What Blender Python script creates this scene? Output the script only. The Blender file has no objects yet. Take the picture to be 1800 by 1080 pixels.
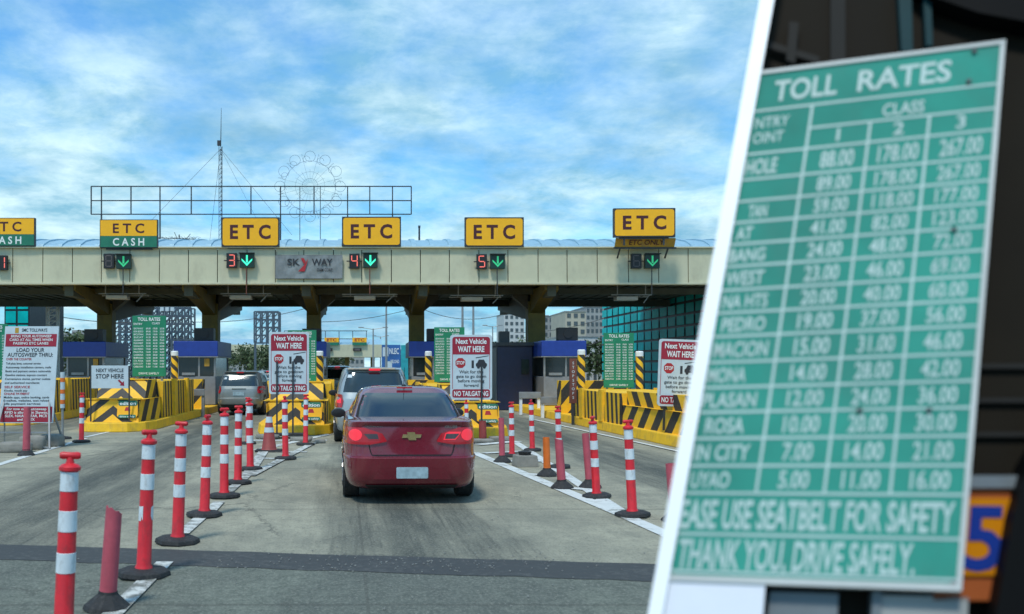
import bpy, bmesh, math, random
from mathutils import Vector, Matrix
RND = random.Random(11)
sc = bpy.context.scene
col = sc.collection
rad = math.radians
# ------------------------------------------------------------------ camera
F, CX, HY, H = 1600.0, 650.0, 645.0, 1.75
cd = bpy.data.cameras.new('camera'); cam = bpy.data.objects.new('camera', cd); col.objects.link(cam)
cd.sensor_width = 36; cd.lens = F / 1800 * 36
cd.shift_x = (900 - CX) / 1800; cd.shift_y = (HY - 540) / 1800
cam.location = (0, 0, H); cam.rotation_euler = (rad(90), 0, 0)
cd.clip_start = .05; cd.clip_end = 4000
cd.dof.use_dof = True; cd.dof.focus_distance = 20.0
cd.dof.aperture_fstop = (cd.lens / 1000) / 0.0136
sc.camera = cam
# ------------------------------------------------------------------ sky and sun
SUN_EL, SUN_AZ = 62, 206            # azimuth, clockwise from +Y: behind the camera, a little to its left
w = bpy.data.worlds.new('World'); sc.world = w; w.use_nodes = True
nt = w.node_tree; nd = nt.nodes; lk = nt.links
for n in list(nd): nd.remove(n)
def N(tree, typ, **kw):
    n = tree.nodes.new(typ)
    for k, v in kw.items(): setattr(n, k, v)
    return n
def vmath(tree, op, a, b=None):
    n = N(tree, 'ShaderNodeVectorMath', operation=op)
    for i, q in enumerate((a, b)):
        if q is None: continue
        if hasattr(q, 'links'): tree.links.new(q, n.inputs[i])
        else: n.inputs[i].default_value = q
    return n.outputs['Value'] if op in ('LENGTH', 'DOT_PRODUCT') else n.outputs[0]
def smath(tree, op, a, b=None, c=None, clamp=False):
    n = N(tree, 'ShaderNodeMath', operation=op, use_clamp=clamp)
    for i, q in enumerate((a, b, c)):
        if q is None: continue
        if hasattr(q, 'links'): tree.links.new(q, n.inputs[i])
        else: n.inputs[i].default_value = q
    return n.outputs[0]
def noise(tree, vec, scale, detail=4, rough=.55, dist=0, dim='3D'):
    n = N(tree, 'ShaderNodeTexNoise', noise_dimensions=dim)
    if vec is not None: tree.links.new(vec, n.inputs['Vector'])
    n.inputs['Scale'].default_value = scale; n.inputs['Detail'].default_value = detail
    n.inputs['Roughness'].default_value = rough; n.inputs['Distortion'].default_value = dist
    return n.outputs['Fac']
def ramp(tree, fac, stops):
    n = N(tree, 'ShaderNodeValToRGB'); e = n.color_ramp.elements
    while len(e) < len(stops): e.new(.5)
    for q, (p, c) in zip(e, stops):
        q.position = p; q.color = (c, c, c, 1) if isinstance(c, (int, float)) else (*c, 1)
    tree.links.new(fac, n.inputs[0]); return n.outputs[0]
def mix(tree, fac, a, b, mode='MIX'):
    n = N(tree, 'ShaderNodeMix', data_type='RGBA', blend_type=mode)
    for q, k in ((fac, 0), (a, 6), (b, 7)):
        if hasattr(q, 'links'): tree.links.new(q, n.inputs[k])
        elif k == 0: n.inputs[0].default_value = q
        else: n.inputs[k].default_value = (*q, 1)
    return n.outputs[2]
sky = N(nt, 'ShaderNodeTexSky', sky_type='NISHITA', sun_disc=False)
sky.sun_elevation = rad(SUN_EL); sky.sun_rotation = rad(SUN_AZ)
sky.air_density = 1.0; sky.dust_density = .6; sky.ozone_density = 2.2
tc = N(nt, 'ShaderNodeTexCoord'); sep = N(nt, 'ShaderNodeSeparateXYZ'); lk.new(tc.outputs['Generated'], sep.inputs[0])
zz = smath(nt, 'ADD', smath(nt, 'MAXIMUM', sep.outputs[2], 0.0), .22)
cmb = N(nt, 'ShaderNodeCombineXYZ')
lk.new(smath(nt, 'DIVIDE', sep.outputs[0], zz), cmb.inputs[0]); lk.new(smath(nt, 'DIVIDE', sep.outputs[1], zz), cmb.inputs[1])
uvw = cmb.outputs[0]
uvw2 = vmath(nt, 'ADD', uvw, (3.7, .4, 0.))
n1 = noise(nt, uvw2, 1.9, 13, .60, .15)
n2 = noise(nt, vmath(nt, 'ADD', uvw, (7.3, 2.1, 4.0)), 4.2, 13, .64, .2)
n3 = noise(nt, vmath(nt, 'ADD', uvw, (-3.1, 9.4, 1.0)), 1.5, 10, .6, .15)
cover = ramp(nt, n1, [(.36, .0), (.48, .5), (.60, .92)])
hz = ramp(nt, sep.outputs[2], [(0.0, 1.0), (.14, .72), (.30, .35), (.5, 0.0)])
cover = smath(nt, 'MULTIPLY_ADD', hz, .5, smath(nt, 'MULTIPLY', cover, .85), clamp=True)
tone = mix(nt, ramp(nt, n2, [(.36, 0.0), (.62, 1.0)]), (.22, .47, .62), (.60, .82, .90))
tone = mix(nt, ramp(nt, n3, [(.40, .65), (.56, 0.0)]), tone, (.12, .34, .55))
skyb = mix(nt, 1.0, sky.outputs[0], (.058, .135, .178), 'MULTIPLY')
bg = N(nt, 'ShaderNodeBackground'); lk.new(mix(nt, cover, skyb, tone), bg.inputs[0]); bg.inputs[1].default_value = 1.0
wo = N(nt, 'ShaderNodeOutputWorld'); lk.new(bg.outputs[0], wo.inputs[0])
sl = bpy.data.lights.new('sun', 'SUN'); so = bpy.data.objects.new('sun', sl); col.objects.link(so)
sl.energy = 2.1; sl.angle = rad(9); sl.color = (1, .95, .86)
az, el = rad(SUN_AZ), rad(SUN_EL)
sd = Vector((math.sin(az) * math.cos(el), math.cos(az) * math.cos(el), math.sin(el)))
so.rotation_euler = sd.to_track_quat('Z', 'Y').to_euler(); so.location = sd * 80
sc.view_settings.view_transform = 'Standard'; sc.view_settings.look = 'None'
sc.view_settings.exposure = 0.32; sc.view_settings.gamma = 1
# ------------------------------------------------------------------ helpers
def P(px, py, Y): return Vector(((px - CX) / F * Y, Y, H - (py - HY) / F * Y))
def G(px, py):
    Y = F * H / (py - HY); return Vector(((px - CX) / F * Y, Y, 0))
ORG = {}
def link(o, parent=None):
    col.objects.link(o)
    if parent: o.parent = parent
    return o
def tag(o, label=None, cat=None, group=None, kind=None):
    for k, v in (('label', label), ('category', cat), ('group', group), ('kind', kind)):
        if v: o[k] = v
    return o
def thing(name, label, cat, loc=(0, 0, 0), rz=0, group=None):
    o = link(bpy.data.objects.new(name, None)); o.location = loc; o.rotation_euler = (0, 0, rz); o.empty_display_size = .1
    ORG[o.name] = Vector((0, 0, 0)); return tag(o, label, cat, group)
def copy_tree(o, parent=None):
    c = o.copy(); link(c, parent)
    for ch in list(o.children): copy_tree(ch, c)
    return c
_tx = {}
def text_geo(s, bold):
    k = (s, bold)
    if k not in _tx:
        c = bpy.data.curves.new('t', 'FONT'); c.body = s; c.size = 1.4; c.offset = bold; c.resolution_u = 3; c.fill_mode = 'FRONT'
        o = bpy.data.objects.new('t', c); m = bpy.data.meshes.new_from_object(o)
        vs = [v.co.copy() for v in m.vertices]; fs = [tuple(p.vertices) for p in m.polygons]
        bpy.data.objects.remove(o); bpy.data.curves.remove(c); bpy.data.meshes.remove(m)
        x0 = min(v.x for v in vs); x1 = max(v.x for v in vs)
        _tx[k] = ([Vector((v.x - x0, v.y, 0)) for v in vs], fs, x1 - x0)
    return _tx[k]
class MB:
    def __init__(s): s.v = []; s.f = []; s.mi = []; s.uv = []
    def face(s, pts, mi=0, uv=None):
        b = len(s.v); s.v += [Vector(p) for p in pts]; s.f.append(tuple(range(b, b + len(pts)))); s.mi.append(mi); s.uv.append(uv); return s
    def hexa(s, p, mi=0, uvs=False):            # p: 4 bottom (ccw from above) + 4 top
        for a in ((3, 2, 1, 0), (4, 5, 6, 7), (0, 1, 5, 4), (1, 2, 6, 5), (2, 3, 7, 6), (3, 0, 4, 7)): s.face([p[i] for i in a], mi)
        return s
    def box(s, c, d, mi=0, M=None):
        c = Vector(c); h = Vector(d) / 2
        q = [Vector((x * h.x, y * h.y, z * h.z)) for z in (-1, 1) for x, y in ((-1, -1), (1, -1), (1, 1), (-1, 1))]
        if M: q = [M @ a for a in q]
        return s.hexa([c + a for a in q], mi)
    def bar(s, p, q, wd, ht=None, mi=0):
        p = Vector(p); q = Vector(q); ht = ht or wd; d = (q - p).normalized()
        u = Vector((0, 0, 1)) if abs(d.z) < .9 else Vector((0, 1, 0))
        a = d.cross(u).normalized(); b = a.cross(d).normalized(); a *= wd / 2; b *= ht / 2
        return s.hexa([p - a - b, p + a - b, p + a + b, p - a + b, q - a - b, q + a - b, q + a + b, q - a + b], mi)
    def tube(s, p, q, r, r2=None, n=10, mi=0):
        p = Vector(p); q = Vector(q); r2 = r if r2 is None else r2; d = (q - p).normalized()
        u = Vector((0, 0, 1)) if abs(d.z) < .9 else Vector((0, 1, 0))
        a = d.cross(u).normalized(); b = d.cross(a).normalized(); k = len(s.v)
        for i in range(n):
            t = 2 * math.pi * i / n; e = a * math.cos(t) + b * math.sin(t); s.v += [p + e * r, q + e * r2]
        for i in range(n):
            j = (i + 1) % n; s._f((k + 2 * i, k + 2 * i + 1, k + 2 * j + 1, k + 2 * j), mi)
        s._f([k + 2 * i for i in range(n)], mi); s._f([k + 2 * i + 1 for i in range(n)][::-1], mi); return s
    def _f(s, f, mi=0): s.f.append(tuple(f)); s.mi.append(mi); s.uv.append(None)
    def lathe(s, prof, c=(0, 0, 0), n=16, mi=0, M=None, sx=1, sy=1):
        c = Vector(c); k = len(s.v)
        for r, z in prof:
            for i in range(n):
                t = 2 * math.pi * (i + .5) / n; q = Vector((r * math.cos(t) * sx, r * math.sin(t) * sy, z)); s.v.append(c + (M @ q if M else q))
        for a in range(len(prof) - 1):
            for i in range(n):
                j = (i + 1) % n; s._f((k + a * n + i, k + a * n + j, k + (a + 1) * n + j, k + (a + 1) * n + i), mi)
        s._f([k + i for i in range(n)][::-1], mi); s._f([k + (len(prof) - 1) * n + i for i in range(n)], mi); return s
    def prism(s, poly, z0, z1, mi=0, top=None):      # horizontal footprint
        a = [Vector((x, y, z0)) for x, y in poly]; b = [Vector((x, y, z1)) for x, y in (top or poly)]; n = len(poly)
        s.face(b, mi); s.face(a[::-1], mi)
        for i in range(n): s.face([a[i], a[(i + 1) % n], b[(i + 1) % n], b[i]], mi)
        return s
    def slab(s, poly, O, U, V, t, mi=0):             # polygon in plane (O; U, V) given thickness t backwards
        U = Vector(U); V = Vector(V); O = Vector(O); Nn = U.cross(V).normalized()
        a = [O + U * x + V * y for x, y in poly]; b = [q - Nn * t for q in a]; n = len(poly)
        s.face(a, mi); s.face(b[::-1], mi)
        for i in range(n): s.face([b[i], b[(i + 1) % n], a[(i + 1) % n], a[i]], mi)
        return s
    def grid(s, fn, nu, nv, mi=0, flip=False):
        k = len(s.v)
        for j in range(nv + 1):
            for i in range(nu + 1): s.v.append(Vector(fn(i / nu, j / nv)))
        for j in range(nv):
            for i in range(nu):
                q = (k + j * (nu + 1) + i, k + j * (nu + 1) + i + 1, k + (j + 1) * (nu + 1) + i + 1, k + (j + 1) * (nu + 1) + i)
                s._f(q[::-1] if flip else q, mi)
        return s
    def text(s, t, O, U, V, h, align='C', width=None, bold=.02, mi=0, clip=None):
        vs, fs, wd = text_geo(t, bold); O = Vector(O); U = Vector(U); V = Vector(V)
        sx = h if width is None else width / wd
        off = {'L': 0, 'C': -.5, 'R': -1}[align] * wd * sx; k = len(s.v)
        s.v += [O + U * (v.x * sx + off) + V * (v.y * h) for v in vs]
        for f in fs: s._f([k + i for i in f], mi)
        return s
    def quad(s, O, U, V, x0, y0, x1, y1, mi=0):
        O = Vector(O); U = Vector(U); V = Vector(V)
        return s.face([O + U * x0 + V * y0, O + U * x1 + V * y0, O + U * x1 + V * y1, O + U * x0 + V * y1], mi)
    def build(s, name, mats, parent=None, smooth=False, bevel=0, weld=False, sub=0):
        me = bpy.data.meshes.new(name); me.from_pydata([tuple(v) for v in s.v], [], s.f)
        for m in (mats if isinstance(mats, (list, tuple)) else [mats]): me.materials.append(m)
        me.polygons.foreach_set('material_index', s.mi)
        if any(u for u in s.uv):
            ul = me.uv_layers.new(name='UVMap')
            for p, u in zip(me.polygons, s.uv):
                for a, li in enumerate(p.loop_indices): ul.data[li].uv = u[a] if u else (0, 0)
        if weld or bevel:
            bm = bmesh.new(); bm.from_mesh(me); bmesh.ops.remove_doubles(bm, verts=bm.verts, dist=1e-5)
            if bevel: bmesh.ops.bevel(bm, geom=[e for e in bm.edges if len(e.link_faces) == 2 and e.calc_face_angle(0) > .5], offset=bevel, segments=2, profile=.6, affect='EDGES', clamp_overlap=True)
            bm.to_mesh(me); bm.free()
        if smooth: me.polygons.foreach_set('use_smooth', [True] * len(me.polygons))
        me.update()
        o = link(bpy.data.objects.new(name, me), parent)
        if smooth == 'auto':
            me.set_sharp_from_angle(angle=rad(38))
        return o
# ------------------------------------------------------------------ materials
def mat(name, c, rough=.6, metal=0., var=.12, scale=5., bump=0., coat=0., emit=0., spec=.5, dirt=0., dirtc=(.16, .14, .11), alpha=None, trans=0.):
    m = bpy.data.materials.new(name); m.use_nodes = True; t = m.node_tree; b = t.nodes['Principled BSDF']
    tc = N(t, 'ShaderNodeTexCoord'); oi = N(t, 'ShaderNodeObjectInfo')
    cb = N(t, 'ShaderNodeCombineXYZ')
    r40 = smath(t, 'MULTIPLY', oi.outputs['Random'], 40.)
    for i in range(3): t.links.new(r40, cb.inputs[i])
    vec = vmath(t, 'ADD', tc.outputs['Object'], cb.outputs[0])
    f = noise(t, vec, scale, 6, .6)
    lo = tuple(max(0, x * (1 - var)) for x in c); hi = tuple(min(1, x * (1 + var)) for x in c)
    cc = mix(t, ramp(t, f, [(.3, 0.), (.7, 1.)]), lo, hi)
    if dirt:
        g = noise(t, vmath(t, 'MULTIPLY', vec, (1, 1, .45)), scale * 1.9, 8, .68)
        cc = mix(t, smath(t, 'MULTIPLY', ramp(t, g, [(.5, 0.), (.72, 1.)]), dirt), cc, dirtc)
    t.links.new(cc, b.inputs['Base Color'])
    b.inputs['Metallic'].default_value = metal
    t.links.new(smath(t, 'MULTIPLY_ADD', f, .25, rough - .12, clamp=True), b.inputs['Roughness'])
    b.inputs['Coat Weight'].default_value = coat; b.inputs['Coat Roughness'].default_value = .06
    b.inputs['Specular IOR Level'].default_value = spec
    if trans: b.inputs['Transmission Weight'].default_value = trans
    if emit:
        t.links.new(cc, b.inputs['Emission Color']); b.inputs['Emission Strength'].default_value = emit
    if bump:
        bp = N(t, 'ShaderNodeBump'); bp.inputs['Strength'].default_value = bump; bp.inputs['Distance'].default_value = .02
        t.links.new(noise(t, vec, scale * 6, 6, .65), bp.inputs['Height']); t.links.new(bp.outputs[0], b.inputs['Normal'])
    return m
YEL = (.95, .52, .018); BLK = (.022, .022, .02)
def stripe_mat(name, a, bq, period, chev=False, duty=.5):
    m = bpy.data.materials.new(name); m.use_nodes = True; t = m.node_tree; b = t.nodes['Principled BSDF']
    uv = N(t, 'ShaderNodeUVMap', uv_map='UVMap'); s = N(t, 'ShaderNodeSeparateXYZ'); t.links.new(uv.outputs[0], s.inputs[0])
    tc = N(t, 'ShaderNodeTexCoord')
    u = smath(t, 'ABSOLUTE', s.outputs[0]) if chev else s.outputs[0]
    wob = smath(t, 'MULTIPLY', smath(t, 'SUBTRACT', noise(t, tc.outputs['Object'], 5, 4, .6), .5), .035)
    q = smath(t, 'ADD', smath(t, 'ADD', smath(t, 'MULTIPLY', u, a), smath(t, 'MULTIPLY', s.outputs[1], bq)), wob)
    fr = smath(t, 'FRACT', smath(t, 'DIVIDE', q, period))
    st = smath(t, 'LESS_THAN', fr, duty)
    n = noise(t, tc.outputs['Object'], 3, 7, .65); n2 = noise(t, tc.outputs['Object'], 11, 8, .72)
    ye = mix(t, ramp(t, n, [(.3, 0.), (.7, 1.)]), tuple(x * .86 for x in YEL), tuple(min(1, x * 1.1) for x in YEL))
    bl = mix(t, n, BLK, (.05, .047, .042))
    cc = mix(t, st, ye, bl)
    cc = mix(t, smath(t, 'MULTIPLY', ramp(t, n2, [(.55, 0.), (.75, 1.)]), .45), cc, (.2, .16, .1))
    t.links.new(cc, b.inputs['Base Color']); b.inputs['Roughness'].default_value = .62
    bp = N(t, 'ShaderNodeBump'); bp.inputs['Strength'].default_value = .25; bp.inputs['Distance'].default_value = .015
    t.links.new(n2, bp.inputs['Height']); t.links.new(bp.outputs[0], b.inputs['Normal'])
    return m
M = {}
M['chev'] = stripe_mat('chevron_paint', .8, 1, .46, True)
M['diag'] = stripe_mat('diagonal_paint', 1, -.85, .84)
M['vert'] = stripe_mat('upright_stripe_paint', 1, .12, .36, duty=.5)
M['post'] = stripe_mat('spiral_stripe_paint', .9, 1, .34)
M['yellow'] = mat('yellow_paint', YEL, .6, dirt=.45, scale=3, bump=.2)
M['yellow2'] = mat('faded_yellow_paint', (.5, .28, .03), .7, dirt=.7, scale=3)
M['etc'] = mat('yellow_sign_face', (.98, .47, .004), .5, var=.04, dirt=.06, dirtc=(.5, .25, .02))
M['maroon_ink'] = mat('maroon_lettering', (.07, .01, .012), .5, var=.05)
M['green_face'] = mat('green_sign_face', (.012, .17, .10), .5, var=.12, dirt=.12, dirtc=(.1, .25, .2))
M['white'] = mat('white_paint', (.80, .82, .82), .5, var=.05, dirt=.12)
M['white_ink'] = mat('white_lettering', (.78, .82, .8), .5, var=.05)
M['board_green'] = mat('toll_board_green', (.036, .265, .20), .7, spec=.15, var=.2, scale=3.5, dirt=.55, dirtc=(.06, .21, .165))
M['board_white'] = mat('toll_board_lettering', (.40, .53, .49), .5, var=.12)
M['board_edge'] = mat('toll_board_border', (.50, .51, .48), .5, var=.1)
M['small_green'] = mat('distant_board_green', (.01, .21, .105), .5, var=.15)
M['divider_white'] = mat('divider_white_paint', (.92, .92, .92), .45, var=.02)
M['maroon'] = mat('maroon_sign_panel', (.33, .014, .035), .45, var=.1)
M['sign_grey'] = mat('sign_white_face', (.55, .63, .66), .5, var=.06, dirt=.1)
M['ink'] = mat('black_lettering', (.03, .03, .035), .5, var=.05)
M['red_ink'] = mat('red_lettering', (.42, .02, .025), .5, var=.05)
M['cream'] = mat('cream_cladding', (.55, .53, .37), .55, var=.06, scale=1.2, dirt=.36, dirtc=(.33, .30, .21))
M['seam'] = mat('dark_joint', (.06, .06, .05), .8)
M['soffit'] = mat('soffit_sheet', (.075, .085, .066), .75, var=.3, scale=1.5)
M['beam'] = mat('olive_steel', (.16, .125, .022), .6, var=.22, scale=2, dirt=.4, dirtc=(.04, .035, .02))
M['beam_grey'] = mat('grey_brace_steel', (.085, .08, .06), .6, var=.2)
M['roof'] = mat('corrugated_roof_sheet', (.30, .48, .58), .4, metal=.1, var=.1)
M['steel'] = mat('galvanised_steel', (.30, .31, .31), .5, metal=.4, var=.15)
M['dark_steel'] = mat('dark_steel', (.05, .055, .06), .5, metal=.3, var=.2)
M['wire'] = mat('dark_wire', (.035, .037, .04), .6)
M['filigree'] = mat('grey_wire_ornament', (.2, .26, .3), .6)
M['black'] = mat('black_plastic', (.014, .014, .015), .5, var=.2)
M['rubber'] = mat('black_rubber', (.022, .023, .024), .75, var=.35, scale=14, bump=.5, dirt=.5, dirtc=(.11, .10, .09))
M['red_plastic'] = mat('red_plastic', (.66, .018, .028), .42, var=.14, scale=9, dirt=.55, dirtc=(.16, .035, .032))
M['band'] = mat('white_reflective_band', (.70, .76, .78), .35, var=.07, scale=12, dirt=.6, dirtc=(.30, .28, .25))
M['pink'] = mat('faded_pink_plastic', (.50, .085, .115), .6, var=.15, scale=8, dirt=.3, dirtc=(.3, .09, .1))
M['orange'] = mat('orange_plastic', (.78, .17, .02), .5, var=.12, dirt=.3, dirtc=(.4, .12, .04))
M['cone'] = mat('dirty_cone_red', (.30, .045, .04), .6, var=.2, dirt=.5, dirtc=(.12, .05, .045))
M['blue'] = mat('blue_cladding', (.016, .05, .30), .45, var=.12)
M['navy'] = mat('navy_cladding', (.016, .022, .06), .5, var=.2)
M['booth_grey'] = mat('booth_panel_grey', (.22, .23, .24), .5, var=.12, dirt=.2)
M['glass'] = mat('dark_window_glass', (.02, .028, .032), .12, var=.2, spec=.6)
M['car_glass'] = mat('tinted_car_glass', (.018, .026, .03), .06, var=.1, spec=.7, coat=.6)
M['teal'] = mat('teal_glazing', (.0, .52, .50), .5, var=.4, scale=.35, spec=.15)
M['mullion'] = mat('dark_mullion', (.012, .016, .022), .5)
M['car_red'] = mat('deep_red_car_paint', (.20, .011, .025), .26, metal=.2, var=.04, coat=1., dirt=.22, dirtc=(.13, .06, .055))
M['car_silver'] = mat('silver_car_paint', (.44, .47, .46), .38, metal=.5, var=.04, coat=.8)
M['car_grey'] = mat('grey_car_paint', (.27, .29, .275), .42, metal=.5, var=.05, coat=.7)
M['tail'] = mat('tail_lamp_red', (.42, .006, .014), .22, var=.15, coat=.5, emit=.06)
M['tail_lit'] = mat('lit_tail_lamp', (.85, .03, .05), .2, var=.05, emit=.38)
M['tail_dark'] = mat('smoked_lamp_lens', (.05, .02, .022), .15, coat=1.)
M['chrome'] = mat('chrome', (.7, .7, .68), .15, metal=1., var=.03)
M['gold'] = mat('gold_emblem', (.74, .55, .25), .25, metal=.8, var=.08)
M['plate'] = mat('licence_plate', (.34, .46, .50), .6, var=.3, scale=9)
M['gap'] = mat('panel_gap', (.01, .006, .007), .8)
M['rim'] = mat('alloy_rim', (.35, .35, .35), .35, metal=.8)
M['concrete'] = mat('grey_concrete', (.24, .23, .20), .85, var=.25, scale=4, bump=.5)
M['brown'] = mat('brown_board', (.16, .05, .035), .6, var=.2)
M['led_red'] = mat('lit_red_segment', (.9, .16, .12), .4, var=.02, emit=.55)
M['led_off'] = mat('unlit_segment', (.11, .09, .09), .5)
M['led_green'] = mat('lit_green_arrow', (.05, .78, .45), .4, var=.03, emit=.9)
M['led_dim'] = mat('green_arrow_lamp', (.03, .42, .17), .4, var=.03, emit=.55)
M['arrow_box'] = mat('green_black_housing', (.008, .035, .025), .4)
M['banner'] = mat('grey_banner', (.22, .24, .245), .6, var=.25, scale=3, dirt=.5, dirtc=(.10, .11, .11))
M['lamp_face'] = mat('lamp_diffuser', (.45, .46, .44), .4)
M['apt'] = mat('pale_render', (.50, .51, .50), .8, var=.08, scale=.5)
M['apt2'] = mat('cream_render', (.42, .39, .31), .8, var=.1, scale=.5)
M['apt3'] = mat('grey_render', (.30, .31, .30), .8, var=.15, scale=.5)
M['bldwin'] = mat('building_window', (.07, .09, .10), .3, var=.3)
M['bill'] = mat('billboard_blue', (.03, .12, .34), .5, var=.3, scale=1)
M['bill2'] = mat('billboard_teal', (.02, .32, .36), .5, var=.2, scale=1)
M['lattice'] = mat('blue_grey_lattice', (.07, .10, .13), .6, var=.2)
M['leaf'] = mat('leaf_green', (.055, .085, .03), .7, var=.55, scale=1.3)
M['bark'] = mat('bark', (.09, .07, .05), .85, var=.3)
M['kiosk'] = mat('shade_toned_kiosk_panel', (.0115, .0088, .0052), .65, var=.4, scale=2.2, dirt=.45, dirtc=(.014, .012, .008), spec=.08)  # near-black base colour carries the shade of the dark background
M['kiosk_blk'] = mat('black_kiosk_trim', (.003, .003, .003), .6, spec=.08)
M['kiosk_teal'] = mat('dark_teal_pipe', (.006, .035, .04), .4, spec=.08)
M['kiosk_grey'] = mat('grey_kiosk_bracket', (.022, .021, .019), .6, spec=.08)
M['plate_or'] = mat('orange_number_panel', (.50, .17, .002), .7, var=.1, spec=.08)
M['plate_bd'] = mat('burnt_orange_border', (.30, .075, .02), .7, var=.1, spec=.08)
M['blue_ink'] = mat('blue_numeral', (.008, .03, .20), .7, var=.1, spec=.08)
M['grey_lt'] = mat('light_grey_enamel', (.74, .75, .80), .5, var=.04)
M['grey_md'] = mat('mid_grey_enamel', (.13, .15, .16), .5, var=.2)
# ------------------------------------------------------------------ ground
LS = -.028                                    # the road runs slightly left of the camera axis: dX/dY
def ground_mat():
    m = bpy.data.materials.new('worn_concrete_road'); m.use_nodes = True; t = m.node_tree; b = t.nodes['Principled BSDF']
    g = N(t, 'ShaderNodeNewGeometry'); s = N(t, 'ShaderNodeSeparateXYZ'); t.links.new(g.outputs['Position'], s.inputs[0])
    u = smath(t, 'SUBTRACT', s.outputs[0], smath(t, 'MULTIPLY', s.outputs[1], LS))
    def st(sx, sy, sc_, det=6, ro=.6):
        c = N(t, 'ShaderNodeCombineXYZ'); t.links.new(smath(t, 'MULTIPLY', u, sx), c.inputs[0]); t.links.new(smath(t, 'MULTIPLY', s.outputs[1], sy), c.inputs[1])
        return noise(t, c.outputs[0], sc_, det, ro)
    big = st(1, 1, .35); fine = st(1, 1, 9, 10, .7); streak = st(1, .13, 2.2, 7, .62); mott = st(1, .6, 1.7, 9, .68); thin = st(5, .16, 2.6, 8, .7); grit = st(1, 1, 70, 3, .6)
    base = mix(t, ramp(t, big, [(.35, 0.), (.65, 1.)]), (.27, .262, .198), (.42, .395, .29))
    base = mix(t, smath(t, 'MULTIPLY', ramp(t, fine, [(.45, 0.), (.75, 1.)]), .5), base, (.13, .13, .11))
    base = mix(t, smath(t, 'MULTIPLY', ramp(t, mott, [(.44, 0.), (.66, 1.)]), .55), base, (.15, .152, .125))
    base = mix(t, smath(t, 'MULTIPLY', ramp(t, mott, [(.28, 1.), (.42, 0.)]), .5), base, (.42, .40, .31))
    # tyre and oil darkening along the lanes
    tot = None
    for cu, wd, amt in ((.73, 1.15, 1.), (.62, .36, .45), (-3.75, 1.35, 1.), (5.3, 1.15, 1.), (-8.6, 1.2, .8), (9.9, 1.2, .8)):
        d = smath(t, 'ABSOLUTE', smath(t, 'SUBTRACT', u, cu))
        d = smath(t, 'ADD', d, smath(t, 'MULTIPLY', smath(t, 'SUBTRACT', streak, .5), 2.0))
        k = smath(t, 'MULTIPLY', smath(t, 'SUBTRACT', 1., smath(t, 'DIVIDE', d, wd), clamp=True), amt)
        tot = k if tot is None else smath(t, 'MAXIMUM', tot, k)
    dk = smath(t, 'MULTIPLY', ramp(t, tot, [(0., 0.), (.35, .75), (.8, 1.)]), ramp(t, streak, [(.35, .35), (.62, 1.)]))
    base = mix(t, smath(t, 'MULTIPLY', dk, .92), base, (.046, .054, .049))
    blot = ramp(t, st(1, .2, 3.1, 9, .75), [(.54, 0.), (.68, 1.)])
    base = mix(t, smath(t, 'MULTIPLY', smath(t, 'MULTIPLY', blot, dk), .7), base, (.04, .042, .04))
    base = mix(t, smath(t, 'MULTIPLY', smath(t, 'MULTIPLY', ramp(t, thin, [(.5, 0.), (.66, 1.)]), ramp(t, tot, [(0., .12), (.4, 1.)])), .6), base, (.045, .05, .046))
    # older asphalt before the joint strip
    near = smath(t, 'LESS_THAN', s.outputs[1], smath(t, 'ADD', 8.0, smath(t, 'MULTIPLY', s.outputs[0], -.13)))
    asp = mix(t, ramp(t, fine, [(.3, 0.), (.7, 1.)]), (.085, .098, .08), (.20, .215, .175))
    asp = mix(t, smath(t, 'MULTIPLY', ramp(t, mott, [(.45, 0.), (.65, 1.)]), .5), asp, (.07, .078, .07))
    asp = mix(t, smath(t, 'MULTIPLY', dk, .55), asp, (.07, .075, .07))
    base = mix(t, near, base, asp)
    sp = st(1, .8, 38, 4, .7); base = mix(t, smath(t, 'MULTIPLY', ramp(t, sp, [(.52, 0.), (.66, 1.)]), .45), base, (.34, .335, .28))
    base = mix(t, smath(t, 'MULTIPLY', ramp(t, sp, [(.34, 1.), (.47, 0.)]), .5), base, (.06, .065, .058))
    # slab joints and cracks
    jy = smath(t, 'ABSOLUTE', smath(t, 'SUBTRACT', smath(t, 'FRACT', smath(t, 'DIVIDE', smath(t, 'ADD', s.outputs[1], smath(t, 'MULTIPLY', streak, .12)), 4.5)), .5))
    jn = smath(t, 'LESS_THAN', jy, .006)
    jx = smath(t, 'ABSOLUTE', smath(t, 'SUBTRACT', smath(t, 'FRACT', smath(t, 'DIVIDE', smath(t, 'ADD', u, 2.1 + smath(t, 'MULTIPLY', 0., 0.) if False else smath(t, 'ADD', smath(t, 'MULTIPLY', fine, .05), 2.1)), 4.6)), .5))
    jn = smath(t, 'MAXIMUM', jn, smath(t, 'LESS_THAN', jx, .003))
    base = mix(t, smath(t, 'MULTIPLY', jn, .4), base, (.06, .06, .052))
    vo = N(t, 'ShaderNodeTexVoronoi', feature='DISTANCE_TO_EDGE'); c = N(t, 'ShaderNodeCombineXYZ')
    t.links.new(smath(t, 'ADD', u, smath(t, 'MULTIPLY', fine, .5)), c.inputs[0]); t.links.new(smath(t, 'ADD', s.outputs[1], smath(t, 'MULTIPLY', streak, .8)), c.inputs[1])
    t.links.new(c.outputs[0], vo.inputs['Vector']); vo.inputs['Scale'].default_value = .33
    ck = smath(t, 'MULTIPLY', smath(t, 'LESS_THAN', vo.outputs['Distance'], .004), ramp(t, big, [(.45, 0.), (.55, .6)]))
    base = mix(t, ck, base, (.07, .07, .06))
    base = mix(t, smath(t, 'MULTIPLY', ramp(t, grit, [(.5, 0.), (.8, 1.)]), .25), base, (.35, .34, .29))
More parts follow.
